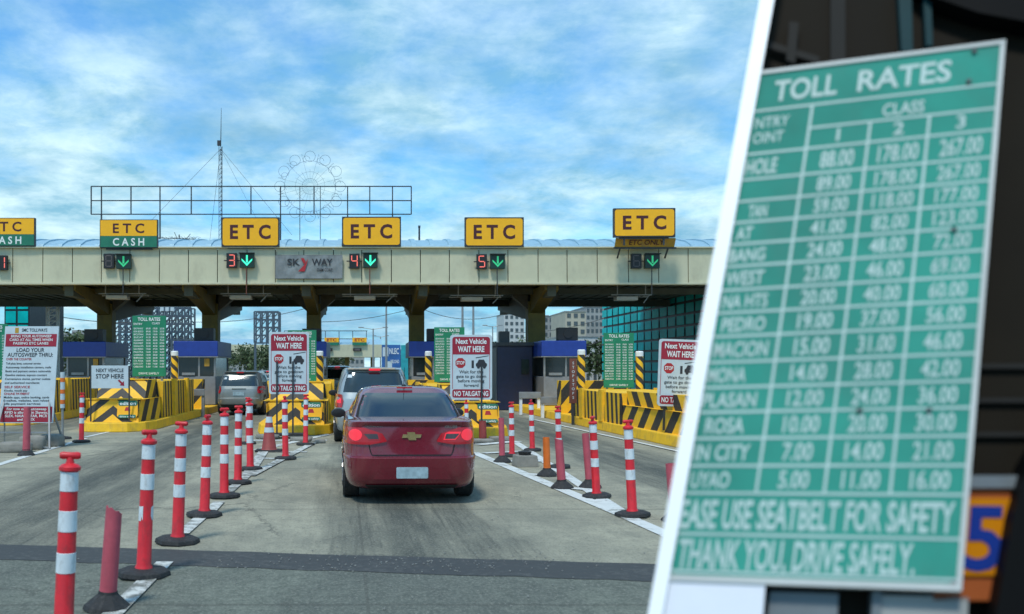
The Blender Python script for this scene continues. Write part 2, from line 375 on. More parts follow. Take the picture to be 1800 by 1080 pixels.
    t.links.new(base, b.inputs['Base Color']); t.links.new(smath(t, 'MULTIPLY_ADD', dk, -.08, .92), b.inputs['Roughness']); b.inputs['Specular IOR Level'].default_value = .18
    bp = N(t, 'ShaderNodeBump'); bp.inputs['Strength'].default_value = .35; bp.inputs['Distance'].default_value = .01
    t.links.new(smath(t, 'ADD', fine, smath(t, 'MULTIPLY', grit, .6)), bp.inputs['Height']); t.links.new(bp.outputs[0], b.inputs['Normal'])
    return m
def worn(name, c, under, amt, scale=7):
    m = bpy.data.materials.new(name); m.use_nodes = True; t = m.node_tree; b = t.nodes['Principled BSDF']
    g = N(t, 'ShaderNodeNewGeometry'); n = noise(t, g.outputs['Position'], scale, 10, .75); n2 = noise(t, g.outputs['Position'], 1.2, 4, .6)
    k = smath(t, 'ADD', smath(t, 'MULTIPLY', n, .7), smath(t, 'MULTIPLY', n2, .3))
    t.links.new(mix(t, ramp(t, k, [(amt - .05, 0.), (amt + .05, 1.)]), c, under), b.inputs['Base Color']); b.inputs['Roughness'].default_value = .75
    return m
M['line'] = worn('worn_white_road_paint', (.62, .64, .61), (.22, .215, .18), .56)
M['line2'] = worn('very_worn_road_paint', (.58, .59, .55), (.17, .17, .145), .5)
M['tar'] = worn('dark_tar_strip', (.046, .047, .045), (.085, .085, .078), .56, 14)
gm = MB(); gm.face([(-900, -60, 0), (900, -60, 0), (900, 2500, 0), (-900, 2500, 0)])
tag(gm.build('ground', ground_mat()), kind='structure')
def ragged(pts0, pts1, n, amp):
    a = []; b = []
    for i in range(n + 1):
        t = i / n; a.append(pts0[0].lerp(pts0[1], t) + Vector((0, RND.uniform(-amp, amp), 0))); b.append(pts1[0].lerp(pts1[1], t) + Vector((0, RND.uniform(-amp, amp), 0)))
    return a, b
ju0, ju1 = G(-900, 930), G(2100, 1022); jl0, jl1 = G(-900, 955), G(2100, 1054)
a, b = ragged((jl0, jl1), (ju0, ju1), 60, .022); tm = MB()
for i in range(60): tm.face([q + Vector((0, 0, .004)) for q in (a[i], a[i + 1], b[i + 1], b[i])])
tag(tm.build('road_joint_strip', M['tar']), kind='structure')
SZ = [0]
def strip(mb, p, q, wd, z=.008):
    SZ[0] += 1; z = .007 + .0012 * (SZ[0] % 12)
    p = Vector((p.x, p.y, z)); q = Vector((q.x, q.y, z)); d = (q - p).normalized(); s = Vector((-d.y, d.x, 0)) * wd / 2
    n = max(1, int((q - p).length / .5))
    for i in range(n):
        e = p.lerp(q, i / n); f = p.lerp(q, (i + 1) / n); mb.face([e - s, f - s, f + s, e + s])
lm = MB()
strip(lm, G(1400, 1042), G(1092, 905), .19); strip(lm, G(1092, 905), G(832, 796), .2); strip(lm, G(1094, 902), G(906, 778), .17)
for k, (p, q) in enumerate((((1040, 880), (1072, 887)), ((985, 858), (1035, 862)), ((930, 835), (1000, 838)), ((880, 812), (958, 812)), ((850, 798), (930, 794)))):
    strip(lm, G(*p), G(*q), .2, .006)
strip(lm, G(840, 783), G(910, 777), .3, .006)
strip(lm, G(940, 739), G(1189, 794), .12); strip(lm, G(1189, 794), G(1330, 826), .12)
strip(lm, G(-60, 835), G(150, 771), .16); strip(lm, G(150, 769), G(378, 719), .12); strip(lm, G(-60, 800), G(60, 775), .1)
strip(lm, G(452, 792), G(578, 764), .2, .006); strip(lm, G(440, 775), G(575, 775), .25)
strip(lm, G(566, 764), G(584, 729), .1)
tag(lm.build('road_markings', M['line']), kind='structure')
lm = MB()
strip(lm, G(150, 1130), G(290, 990), .15); strip(lm, G(320, 940), G(352, 912), .15); strip(lm, G(365, 905), G(385, 884), .15); strip(lm, G(395, 872), G(436, 836), .14)
strip(lm, G(434, 838), G(470, 785), .2); strip(lm, G(440, 838), G(560, 775), .16)
for p, q in (((446, 822), (478, 822)), ((452, 806), (510, 808)), ((462, 795), (540, 795))): strip(lm, G(*p), G(*q), .22, .006)
tag(lm.build('road_marking_remains', M['line2']), kind='structure')
gb = MB()
for _ in range(260):
    px, py = RND.gauss(720, 190), RND.gauss(992, 10) if RND.random() < .7 else RND.uniform(860, 1075)
    if not 60 < px < 1140: continue
    p = G(px, py); r = RND.uniform(.003, .008); a = RND.uniform(0, 3)
    M_ = Matrix.Rotation(a, 3, 'Z'); gb.box((p.x, p.y, .008 + r * .4), (r * 2, r * 1.4, r), M=M_)
tag(gb.build('road_grit', mat('pale_grit', (.26, .255, .23), .8, var=.3)), kind='stuff')
# ------------------------------------------------------------------ toll canopy
FY = 34.6; ZB, ZT = 4.95, 6.25
XL, XR = -22.0, 24.0
can = thing('toll_canopy', 'long flat toll plaza canopy with cream panelled fascia on olive columns', 'canopy', (0, FY, 0))
def L(x, y, z): return Vector((x, y - FY, z))
fb = MB()
seams = [(-40 + 51.7 * k) for k in range(-14, 44)]
xs = [(p - CX) / F * FY for p in (22, 75, 127, 178, 228, 280, 331, 382, 434, 484, 534, 586, 636, 688, 739, 790, 842, 893, 946, 997, 1050, 1105, 1158, 1210, 1262)]
st_ = 1.12
xs = [xs[0] - st_ * k for k in range(9, 0, -1)] + xs + [xs[-1] + st_ * k for k in range(1, 9)]
for x0, x1 in zip(xs, xs[1:]):
    j = RND.uniform(-.006, .006)
    fb.hexa([L(x0 + .016, FY + j, ZB), L(x1 - .016, FY + j * .3, ZB), L(x1 - .016, FY + .1, ZB), L(x0 + .016, FY + .1, ZB),
             L(x0 + .016, FY + .03 + j, ZT), L(x1 - .016, FY + .03, ZT), L(x1 - .016, FY + .13, ZT), L(x0 + .016, FY + .13, ZT)])
fb.build('fascia', M['cream'], can)
mb = MB(); mb.box(L((xs[0] + xs[-1]) / 2, FY + .19, (ZB + ZT) / 2), (xs[-1] - xs[0], .1, ZT - ZB - .06)); mb.build('fascia_backing', M['seam'], can)
mb = MB(); mb.box(L((xs[0] + xs[-1]) / 2, FY + .02, ZB - .045), (xs[-1] - xs[0], .3, .08)); mb.box(L((xs[0] + xs[-1]) / 2, FY + .05, ZT + .03), (xs[-1] - xs[0], .3, .05)); mb.build('fascia_trim', M['cream'], can, bevel=.01)
mb = MB(); x0, x1 = xs[0], xs[-1]
mb.box(L((x0 + x1) / 2, 41.5, 5.06), (x1 - x0, 13.2, .06))
k = x0
while k < x1: mb.box(L(k, 41.5, 5.01), (.06, 13.1, .04)); k += .55
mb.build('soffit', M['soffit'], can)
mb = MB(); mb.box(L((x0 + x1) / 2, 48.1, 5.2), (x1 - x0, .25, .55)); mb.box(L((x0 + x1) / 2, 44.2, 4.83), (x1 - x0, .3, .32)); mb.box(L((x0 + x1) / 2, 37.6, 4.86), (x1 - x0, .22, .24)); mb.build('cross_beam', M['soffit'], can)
# barrel roof of ribbed sheet
mb = MB(); nr = 12
def roofp(x, t):
    a = rad(180 - 180 * t); return L(x, 41.4 - 6.3 * -math.cos(a) * -1, 6.2 + 0.97 * math.sin(a))
nx = int((x1 - x0) / .18)
for i in range(nx):
    xa = x0 + (x1 - x0) * i / nx; xb = x0 + (x1 - x0) * (i + 1) / nx; dz = .0 if i % 4 else .055
    for j in range(nr):
        q = [roofp(xa, j / nr), roofp(xb, j / nr), roofp(xb, (j + 1) / nr), roofp(xa, (j + 1) / nr)]
        mb.face([p + Vector((0, 0, dz)) for p in q])
    if not i % 4:
        for xx in (xa, xb):
            for j in range(nr): mb.face([roofp(xx, j / nr), roofp(xx, (j + 1) / nr), roofp(xx, (j + 1) / nr) + Vector((0, 0, dz)), roofp(xx, j / nr) + Vector((0, 0, dz))])
mb.build('roof', M['roof'], can)
COLX = [(-11.57, 40, .66), (-6.97, 40, .7), (-2.45, 40, .62), (2.05, 40, .66), (7.0, 38.5, .72)]
for cx_, cy, wd in COLX:
    mb = MB(); mb.box(L(cx_, cy, 2.25), (wd, wd, 4.5)); c = mb.build('column', M['beam'], can, bevel=.02)
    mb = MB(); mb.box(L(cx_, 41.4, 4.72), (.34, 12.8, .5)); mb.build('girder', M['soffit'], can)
    h = wd / 2 - .09
    mb = MB()      # haunch bracket running forward to the fascia
    pts = [(cy - wd / 2, 4.0), (cy - wd / 2, 4.93), (FY + .45, 4.93), (FY + .45, 4.70)]
    for s_ in (-1, 1): pass
    a_ = [L(cx_ - h, y, z) for y, z in pts]; b_ = [L(cx_ + h, y, z) for y, z in pts]
    mb.face(a_); mb.face(b_[::-1])
    for i in range(4): mb.face([a_[i], b_[i], b_[(i + 1) % 4], a_[(i + 1) % 4]])
    mb.build('bracket', M['beam'], c, weld=True)
    mb = MB()      # rear bracket
    pts = [(cy + wd / 2, 3.75), (cy + wd / 2, 4.93), (47.9, 4.93), (47.9, 4.72)]
    a_ = [L(cx_ - h, y, z) for y, z in pts]; b_ = [L(cx_ + h, y, z) for y, z in pts]
    mb.face(a_[::-1]); mb.face(b_)
    for i in range(4): mb.face([a_[i], a_[(i + 1) % 4], b_[(i + 1) % 4], b_[i]])
    mb.build('bracket', M['beam_grey'], c, weld=True)
    for s_ in (-1, 1):
        mb = MB(); pts = [(wd / 2, 4.18), (wd / 2 + .62, 4.70), (wd / 2 + .62, 4.93), (wd / 2, 4.93)]
        a_ = [L(cx_ + s_ * x, cy - .22, z) for x, z in pts]; b_ = [L(cx_ + s_ * x, cy + .22, z) for x, z in pts]
        mb.face(a_ if s_ > 0 else a_[::-1]); mb.face(b_[::-1] if s_ > 0 else b_)
        for i in range(4):
            q = [a_[i], b_[i], b_[(i + 1) % 4], a_[(i + 1) % 4]]; mb.face(q if s_ < 0 else q[::-1])
        mb.build('brace', M['beam_grey'], c, weld=True)
# ------------------------------------------------------------------ signs on the fascia
EX, EZ = Vector((1, 0, 0)), Vector((0, 0, 1))
def rrect(x0, y0, x1, y1, r, n=4):
    out = []
    for cx_, cy, a0 in ((x1 - r, y0 + r, -90), (x1 - r, y1 - r, 0), (x0 + r, y1 - r, 90), (x0 + r, y0 + r, 180)):
        for i in range(n + 1):
            a = rad(a0 + 90 * i / n); out.append((cx_ + r * math.cos(a), cy + r * math.sin(a)))
    return out
def fascia_sign(px0, py0, px1, py1, Y, label, cash=False, tilt=0):
    a = P(px0, py1, Y); b = P(px1, py0, Y); wd, ht = b.x - a.x, b.z - a.z; cx_ = (a.x + b.x) / 2
    t = thing('lane_sign', label, 'sign', (cx_, Y, a.z), tilt, 'yellow lane signs on the canopy roof')
    mb = MB(); mb.box((0, .09, ht / 2), (wd, .16, ht)); mb.build('housing', M['dark_steel'], t, bevel=.01)
    O = Vector((-wd / 2, 0, 0)); y = lambda d: Vector((0, -d, 0))
    if not cash:
        mb = MB(); mb.slab(rrect(.05, .05, wd - .05, ht - .05, .09), O + y(.002), EX, EZ, .02); mb.build('face', M['etc'], t)
        mb = MB(); mb.text('E T C', O + EX * wd / 2 + EZ * (ht * .28) + y(.006), EX, EZ, ht * .46, width=wd * .70, bold=.045); mb.build('lettering', M['maroon_ink'], t)
    else:
        mb = MB(); mb.slab([(.03, ht * .42), (wd - .03, ht * .42), (wd - .03, ht - .03), (.03, ht - .03)], O + y(.002), EX, EZ, .02); mb.build('face', M['etc'], t)
        mb = MB(); mb.slab([(.03, .03), (wd - .03, .03), (wd - .03, ht * .416), (.03, ht * .416)], O + y(.002), EX, EZ, .02); mb.build('lower_face', M['green_face'], t)
        mb = MB(); mb.text('E T C', O + EX * wd * .5 + EZ * (ht * .53) + y(.006), EX, EZ, ht * .33, width=wd * .54, bold=.03); mb.build('lettering', M['maroon_ink'], t)
        mb = MB(); mb.text('C A S H', O + EX * wd * .5 + EZ * (ht * .085) + y(.006), EX, EZ, ht * .26, width=wd * .54, bold=.03); mb.build('lettering', M['white_ink'], t)
    mb = MB()
    for s_ in (-.32, .32):
        mb.bar((s_ * wd, .1, -.02), (s_ * wd, .1, min(-.05, ZT - a.z)), .06); mb.bar((s_ * wd, .18, ht * .8), (s_ * wd, .95, ZT - a.z + .02), .04)
    mb.bar((-wd * .4, .1, -.03), (wd * .4, .1, -.03), .05)
    mb.build('bracket', M['dark_steel'], t)
    return t
SY = 34.45
fascia_sign(-41, 383, 61, 433, SY, 'yellow over green ETC CASH sign cut by the left edge of the photo', True)
fascia_sign(175, 386, 277, 436, SY, 'whole yellow over green ETC CASH sign below the end of the roof frame', True)
fascia_sign(389, 382, 491, 434, SY, 'plain yellow ETC sign at the foot of the tall mast')
fascia_sign(601, 381, 705, 433, SY, 'plain yellow ETC sign above the lit lane number 4')
fascia_sign(817, 382, 921, 434, SY, 'plain yellow ETC sign above the lit lane number 5')
fascia_sign(1079, 366, 1187, 417, 33.6, 'yellow ETC sign standing highest, with a second yellow sign underneath it', False, rad(-2))
t = thing('lower_lane_sign', 'old tilted yellow ETC ONLY sign half hidden under the highest lane sign', 'sign', P(1131, 436, 34.2))
mb = MB(); Ub = Vector((0, .25, .97)).normalized(); mb.slab([(-1.1, 0), (1.12, 0), (1.12, .36), (-1.1, .36)], (0, -.1, 0), EX, Vector((0, -.55, .83)), .08); mb.build('panel', M['yellow2'], t)
mb = MB(); mb.text('ETC ONLY', (.05, -.2, .09), EX, Vector((0, -.55, .83)), .2, width=1.3); mb.build('lettering', M['maroon_ink'], t)
mb = MB(); mb.bar((-1.15, -.1, -.02), (1.2, -.1, -.02), .06); mb.bar((-.9, -.1, 0), (-.9, .3, -.35), .05); mb.bar((.9, -.1, 0), (.9, .3, -.35), .05); mb.build('frame', M['dark_steel'], t)
# seven-segment lane numbers and arrow signals
SEG = {'3': 'abgcd', '4': 'fgbc', '5': 'afgcd', '6': 'afgecd', '8': 'abcdefg', '1': 'bc'}
def lane_number(px, py, d, lit, label):
    Y = 34.42; c = P(px, py, Y); t = thing('lane_number_display', label, 'display', (c.x, Y, c.z), 0, 'lane number displays')
    wd, ht = .39, .56; mb = MB(); mb.box((0, .07, 0), (wd, .14, ht)); mb.bar((-.3, .08, 0), (.3, .08, 0), .04); mb.build('housing', M['black'], t, bevel=.012)
    sg = {'a': (-.085, .185, .085, .22), 'g': (-.085, -.018, .085, .018), 'd': (-.085, -.22, .085, -.185), 'b': (.088, .015, .122, .2), 'c': (.088, -.2, .122, -.015), 'f': (-.122, .015, -.088, .2), 'e': (-.122, -.2, -.088, -.015)}
    mb = MB()
    for q in SEG[d]:
        x0_, z0_, x1_, z1_ = sg[q]; mb.quad((0, -.004, 0), EX, EZ, x0_, z0_, x1_, z1_)
    mb.build('digit', M['led_red'] if lit else M['led_off'], t)
    return t
def arrow_signal(px, py, lit, label):
    Y = 34.38; c = P(px, py, Y); t = thing('lane_signal', label, 'signal', (c.x, Y, c.z), 0, 'down arrow lane signals')
    mb = MB(); mb.box((0, .09, 0), (.55, .18, .55)); mb.build('housing', M['arrow_box'], t, bevel=.015)
    mb = MB(); mb.box((0, -.05, .27), (.6, .14, .03)); mb.build('visor', M['black'], t)
    mb = MB(); y = -.006
    mb.face([(-.035, y, -.08), (.035, y, -.08), (.035, y, .2), (-.035, y, .2)])
    for s_ in (-1, 1):
        q = [(0, y, -.21), (s_ * .2, y, -.0), (s_ * .2, y, .075), (0, y, -.125)]; mb.face(q if s_ > 0 else q[::-1])
    mb.build('arrow', M['led_green'] if lit else M['led_dim'], t)
    mb = MB(); mb.tube((-.02, .02, -.27), (-.02, .02, -1.28), .02, n=6); mb.build('conduit', M['dark_steel'] if not lit else M['brown'], t)
    return t
lane_number(3, 462, '1', True, 'lane number display cut by the left edge of the photo')
for px, py, d, lit, lb in ((191, 459, '8', False, 'unlit grey 8 display below the whole ETC CASH sign'), (407, 458, '3', True, 'lit red 3 lane number display beside a bright arrow'), (623, 459, '4', True, 'lit red 4 lane number display right of the grey banner'), (847, 460, '5', True, 'lit red 5 lane number display under the fourth whole yellow sign'), (1119, 459, '6', False, 'dim grey 6 lane number display under the highest sign')):
    lane_number(px, py, d, lit, lb)
for px, py, lit, lb in ((217, 460, False, 'dim green arrow signal beside the unlit 8'), (434, 458, True, 'bright green arrow signal beside the red 3'), (651, 458, True, 'bright green arrow signal beside the red 4'), (875, 460, False, 'dim green arrow signal beside the red 5'), (1147, 459, False, 'dim green arrow signal beside the dim 6')):
    arrow_signal(px, py, lit, lb)
# grey banner
Y = 34.5; a = P(484, 490, Y); b = P(602, 449, Y); wd, ht = b.x - a.x, b.z - a.z
t = thing('grey_banner', 'weathered grey banner lettered SKYWAY on the canopy fascia', 'banner', (a.x, Y, a.z))
mb = MB(); mb.grid(lambda u, v: (u * wd, -.02 + .018 * math.sin(u * 23) * math.sin(v * 9) - .0, v * ht), 30, 10); mb.grid(lambda u, v: (u * wd, .03, v * ht), 2, 2, flip=True); mb.build('cloth', M['banner'], t, smooth=True)
mb = MB(); mb.text('SK', (wd * .18, -.05, ht * .56), EX, EZ, ht * .29, 'L', width=wd * .19, bold=.03); mb.text('WAY', (wd * .545, -.05, ht * .56), EX, EZ, ht * .29, 'L', width=wd * .31, bold=.03); mb.text('O&M CORP.', (wd * .62, -.05, ht * .30), EX, EZ, ht * .14, 'L', width=wd * .24, bold=.02); mb.build('lettering', M['ink'], t)
mb = MB(); mb.face([(wd * .34, -.05, ht * .3), (wd * .44, -.05, ht * .3), (wd * .49, -.05, ht * .86), (wd * .445, -.05, ht * .62)][::1]); mb.face([(wd * .38, -.05, ht * .86), (wd * .43, -.05, ht * .6), (wd * .455, -.05, ht * .72), (wd * .42, -.05, ht * .88)]); mb.build('emblem', M['red_ink'], t)
mb = MB()
for x in (.02, .35, .65, .98): mb.bar((wd * x, .0, ht), (wd * x, .02, ht + .14), .015)
mb.bar((0, 0, ht), (wd, 0, ht), .02); mb.bar((0, 0, 0), (wd, 0, 0), .02); mb.build('batten', M['dark_steel'], t)
# ------------------------------------------------------------------ things on the canopy roof
Y = 41.0
t = thing('roof_frame', 'long open rectangular steel frame standing on the canopy roof', 'frame', (0, Y, 0))
def Q(px, py, y=Y): p = P(px, py, y); return Vector((p.x, p.y - Y, p.z))
mb = MB()
for py in (328, 353, 377): mb.bar(Q(160, py), Q(723, py), .045)
mb.build('rail', M['dark_steel'], t)
for px in (160, 178, 230, 281, 336, 441, 493, 552, 611, 650, 690, 723):
    mb = MB(); mb.bar(Q(px, 328) + Vector((0, .03, 0)), Q(px, 377) + Vector((0, .03, 0)), .05)
    if px in (178, 281, 493, 611, 690): mb.bar(Q(px, 377) + Vector((0, .03, 0)), Q(px, 432) + Vector((0, .03, 0)), .06); mb.bar(Q(px, 345) + Vector((0, .05, 0)), Q(px, 420, 43) , .035)
    mb.build('post', M['dark_steel'], t)
t = thing('radio_mast', 'thin lattice radio mast with guy wires above the canopy', 'mast', (P(388, 430, 40.5).x, 40.5, 0))
def Qm(px, py): p = P(px, py, 40.5); return Vector((p.x - t.location.x, 0, p.z))
mb = MB()
for dx, dy in ((-.07, -.04), (.07, -.04), (0, .08)): mb.tube(Qm(388, 440) + Vector((dx, dy, 0)), Qm(388, 258) + Vector((dx, dy, 0)), .014, n=5)
for k in range(22):
    z0_ = 440 - k * 8.2; mb.bar(Qm(388, z0_) + Vector((-.07, -.04, 0)), Qm(388, z0_ - 8.2) + Vector((.07, -.04, 0)), .012); mb.bar(Qm(388, z0_) + Vector((.07, -.04, 0)), Qm(388, z0_ - 8.2) + Vector((0, .08, 0)), .012)
mb.build('lattice', M['wire'], t)
mb = MB(); mb.tube(Qm(388, 258), Qm(389, 190), .02, .008, n=6); mb.build('antenna', M['wire'], t)
mb = MB(); mb.box(Qm(385, 252), (.14, .14, .22)); mb.build('lamp', M['wire'], t)
mb = MB()
for px, py, dy in ((270, 432, -3), (345, 432, 3), (470, 432, 3), (520, 425, -2)): mb.tube(Qm(388, 262), Qm(px, py) + Vector((0, dy, 0)), .007, n=4)
mb.build('guy_wire', M['wire'], t)
# filigree wheel
t = thing('ornament_wheel', 'large round wire filigree ornament rising behind the roof frame', 'ornament', (P(545, 328, 41.4).x, 41.4, P(545, 328, 41.4).z))
mb = MB(); S = 41.4 / F
def ring(r, wq=.0075, cx_=0, cz=0, a0=0, a1=360, n=40):
    pr = None
    for i in range(n + 1):
        a = rad(a0 + (a1 - a0) * i / n); p = Vector((cx_ + r * math.cos(a), 0, cz + r * math.sin(a)))
        if pr: mb.tube(pr, p, wq, n=4)
        pr = p
for r in (45 * S, 14 * S): ring(r)
for k in range(24):
    a = rad(15 * k); d = Vector((math.cos(a), 0, math.sin(a))); mb.tube(d * 6 * S, d * (44 if k % 2 else 30) * S, .0045, n=4)
for k in range(12):
    a = rad(30 * k); ring(9.5 * S, .008, math.cos(a) * 53 * S, math.sin(a) * 53 * S, n=12); ring(6 * S, .007, math.cos(a + .13) * 48 * S, math.sin(a + .13) * 48 * S, 0, 270, n=9)
    d = Vector((math.cos(a + .26), 0, math.sin(a + .26))); mb.tube(d * 45 * S, d * 58 * S, .006, n=4); mb.tube(d * 58 * S, d * 52 * S + Vector((.1, 0, .06)), .005, n=4)
ring(26 * S, .005)
mb.build('filigree', M['filigree'], t)
mb = MB()
for k in (-18, 18): mb.bar((k * S, .04, -2.9 + .3), (k * S, .04, 0), .03)
mb.build('stand', M['dark_steel'], t)
# tv aerial and small masts
t = thing('roof_aerial', 'spiky yagi aerial lying low right of the ETC CASH sign', 'aerial', P(315, 436, 38))
mb = MB(); mb.bar((0, 0, 0), (0, 0, .55), .04); mb.bar((-.95, 0, .42), (.85, .2, .38), .03)
for k in range(14): x = -.9 + k * .13; mb.bar((x, -.28, .42), (x + .05, .28, .40 + .1 * math.sin(k * 2)), .012); mb.bar((x, 0, .4), (x + .06, 0, .36 + .1 * RND.random()), .015)
mb.bar((-.1, 0, .42), (-.2, 0, .65), .02); mb.bar((.3, .1, .4), (.45, .1, .6), .02); mb.build('boom', M['wire'], t)
t = thing('roof_mast', 'short dark post on the roof between two yellow ETC signs', 'mast', P(737, 436, 41))
mb = MB(); mb.tube((0, 0, -.2), (0, 0, 1.0), .05, .04, n=8); mb.build('pole', M['dark_steel'], t)
mb = MB(); mb.box((0, 0, .95), (.1, .1, .1)); mb.build('cap', M['dark_steel'], t)
# lamp racks hanging under the canopy
def rack(px, py, label, wide=2.2):
    c = P(px, py, 36.2); t = thing('hanging_lamp', label, 'lamp', (c.x, 36.2, c.z), 0, 'lamps hanging under the canopy')
    mb = MB(); mb.bar((-wide / 2, 0, .12), (wide / 2, 0, .12), .04); mb.bar((-wide / 2, .5, .08), (wide / 2, .5, .08), .04)
    for x in (-.35, .35): mb.bar((x * wide, 0, .12), (x * wide, 0, 5.0 - c.z), .035); mb.bar((x * wide, 0, .12), (x * wide, .5, .08), .03)
    mb.bar((wide * .45, 0, .12), (wide * .3, 0, -.2), .03)
    mb.build('bracket', M['steel'], t)
    mb = MB(); mb.box((-.2, .1, -.02), (.85, .5, .16)); mb.build('housing', M['lamp_face'], t, bevel=.03)
rack(215, 522, 'grey lamp box on a bar below the unlit 8', 1.9); rack(432, 522, 'grey lamp box below the red 3', 2.0); rack(650, 523, 'grey lamp box in a wide frame below the red 4'); rack(838, 525, 'grey lamp box below the red 5', 2.1); rack(1110, 524, 'thin grey lamp box in front of the teal glazing', 1.6)
# ------------------------------------------------------------------ traffic islands
def island(label, nx, ny, slope, hw=1.05, low=.86, high=1.38, bw=.72, ylow=2.1, yv=8.5, plaque=True):
    t = thing('traffic_island', label, 'traffic island', (nx, ny, 0), math.atan2(-slope, 1), 'striped traffic islands between the lanes')
    def foot(e): return [(-.5 * hw - e * .5, -e), (.5 * hw + e * .5, -e), (.88 * hw + e, .45 - e * .5), (hw + e, 1.3), (hw + e, 26), (-hw - e, 26), (-hw - e, 1.3), (-.88 * hw - e, .45 - e * .5)]
    mb = MB(); mb.prism(foot(0), 0, .25, top=foot(-.035)); mb.build('kerb', M['yellow'], t, bevel=.025)
    def wall(mb, x0, y0, x1, y1, z0, z1, dz=0, inset=(0, 0), mi=0, u0=0, cen=None):
        d = math.hypot(x1 - x0, y1 - y0); ua = (-d / 2, d / 2) if cen else (u0, u0 + d)
        mb.face([(x0, y0, z0), (x1, y1, z0), (x1 + inset[0], y1 + inset[1], z1), (x0 + inset[0], y0 + inset[1], z1)], mi, [(ua[0], z0), (ua[1], z0), (ua[1], z1), (ua[0], z1)])
    y0 = .42; sl = .16; b2 = bw
    mb = MB()
    wall(mb, -b2, y0, b2, y0, .25, low, inset=(0, sl), cen=True)
    wall(mb, b2, y0, b2 + .12, y0 + ylow, .25, low, mi=1, inset=(-.03, 0)); wall(mb, -b2 - .12, y0 + ylow, -b2, y0, .25, low, mi=1, inset=(.03, 0))
    mb.face([(-b2 - .1, y0 + sl, low), (b2 + .1, y0 + sl, low), (b2 + .1, y0 + ylow + .1, low), (-b2 - .1, y0 + ylow + .1, low)], 2)
    mb.build('low_barrier', [M['chev'], M['diag'], M['yellow']], t)
    mb = MB(); yb = y0 + .85; b3 = b2 - .04; ye = y0 + ylow
    wall(mb, -b3, yb, b3, yb, low + .0, high, inset=(0, .3), cen=True)
    for s_ in (-1, 1):
        q = [(s_ * b3, yb, low), (s_ * b3, ye + .12, low), (s_ * b3, ye + .12, high), (s_ * b3, yb + .3, high)]; uv = [(0, low), (ye - yb, low), (ye - yb, high), (.3, high)]
        mb.face(q if s_ > 0 else q[::-1], 1, uv if s_ > 0 else uv[::-1])
    mb.face([(-b3, yb + .3, high), (b3, yb + .3, high), (b3, ye + .12, high), (-b3, ye + .12, high)], 2)
    mb.build('high_barrier', [M['chev'], M['diag'], M['yellow']], t)
    mb = MB(); b4 = b2 + .16; hv = high - .06
    wall(mb, b4, ye + .1, b4, yv, .25, hv, mi=0); wall(mb, -b4, yv, -b4, ye + .1, .25, hv, mi=0)
    wall(mb, -b4, ye + .1, -b3 , ye + .1, .25, hv, mi=0); wall(mb, b3, ye + .1, b4, ye + .1, .25, hv, mi=0)
    mb.face([(-b4, ye + .1, hv), (b4, ye + .1, hv), (b4, yv, hv), (-b4, yv, hv)], 1)
    mb.face([(b4, yv, .25), (-b4, yv, .25), (-b4, yv, hv), (b4, yv, hv)], 1)
    mb.build('side_wall', [M['vert'], M['yellow']], t)
    for yy in (ye + 1.5, yv - 1.3):
        for s_ in (-1, 1):
            mb = MB(); mb.box((s_ * (b4 + .02), yy, (.25 + hv) / 2 + .03), (.12, .3, hv - .25 + .06)); mb.build('pilaster', M['yellow'], t)
    mb = MB(); yy = yv + 1.2; b5 = hw - .1
    wall(mb, -b5, yy, b5, yy, .25, 1.3, mi=0); wall(mb, b5, yy, b5, yy + .5, .25, 1.3, mi=0); wall(mb, -b5, yy + .5, -b5, yy, .25, 1.3, mi=0); wall(mb, b5, yy + .5, -b5, yy + .5, .25, 1.3, mi=0)
    mb.face([(-b5, yy, 1.3), (b5, yy, 1.3), (b5, yy + .5, 1.3), (-b5, yy + .5, 1.3)], 1); mb.build('rear_barrier', [M['diag'], M['yellow']], t)
    mb = MB()
    for y in (y0 + sl - .02, ): mb.box((0, y + .02, low + .012), (2 * b2 + .06, .07, .035))
    mb.box((0, yb + .3, high + .012), (2 * b3 + .06, .07, .035)); mb.build('edge_cap', M['yellow'], t)
    if plaque:
        pq = MB(); O = Vector((.13, y0 + .03 - .05, .36)); V = Vector((0, sl / (low - .25), 1)).normalized(); U = EX
        pq.slab(rrect(.0, .03, .56, .44, .05), O, U, V, .02); pl = pq.build('plaque', M['etc'], t)
        g = MB(); g.slab(rrect(.02, .34, .54, .48, .05), O + Vector((0, -.006, 0)), U, V, .008); g.slab(rrect(.04, -.0, .52, .09, .04), O + Vector((0, -.006, 0)), U, V, .008); g.build('plaque_band', M['green_face'], pl)
        g = MB(); g.text('edition', O + U * .28 + V * .365 + Vector((0, -.012, 0)), U, V, .09, width=.44, bold=.03); g.text('drive safely', O + U * .28 + V * .02 + Vector((0, -.012, 0)), U, V, .05, width=.4, bold=.02); g.build('lettering', M['white_ink'], pl)
        g = MB(); g.slab([(.2, .2), (.36, .2), (.33, .3), (.23, .3)], O + Vector((0, -.004, 0)), U, V, .004); g.build('plaque_mark', M['red_ink'], pl)
    return t
island('striped traffic island at the far left behind the tall notice', -11.05, 27.0, -.04, plaque=False)
island('striped traffic island carrying the white STOP HERE board', -7.0, 24.3, 0.004, yv=7.2)
island('striped traffic island behind the traffic cone, left of the red sedan', -1.92, 23.2, -.035, bw=.75, high=1.33, yv=7.5)
island('striped traffic island partly hidden behind the red sedan', 2.55, 22.2, -.035, bw=.66, high=1.28, yv=7.5)
island('long striped traffic island right of the right-hand lane', 7.95, 17.3, -.055, hw=1.2, low=.76, high=1.12, bw=.95, ylow=5.9, yv=11.0, plaque=False)
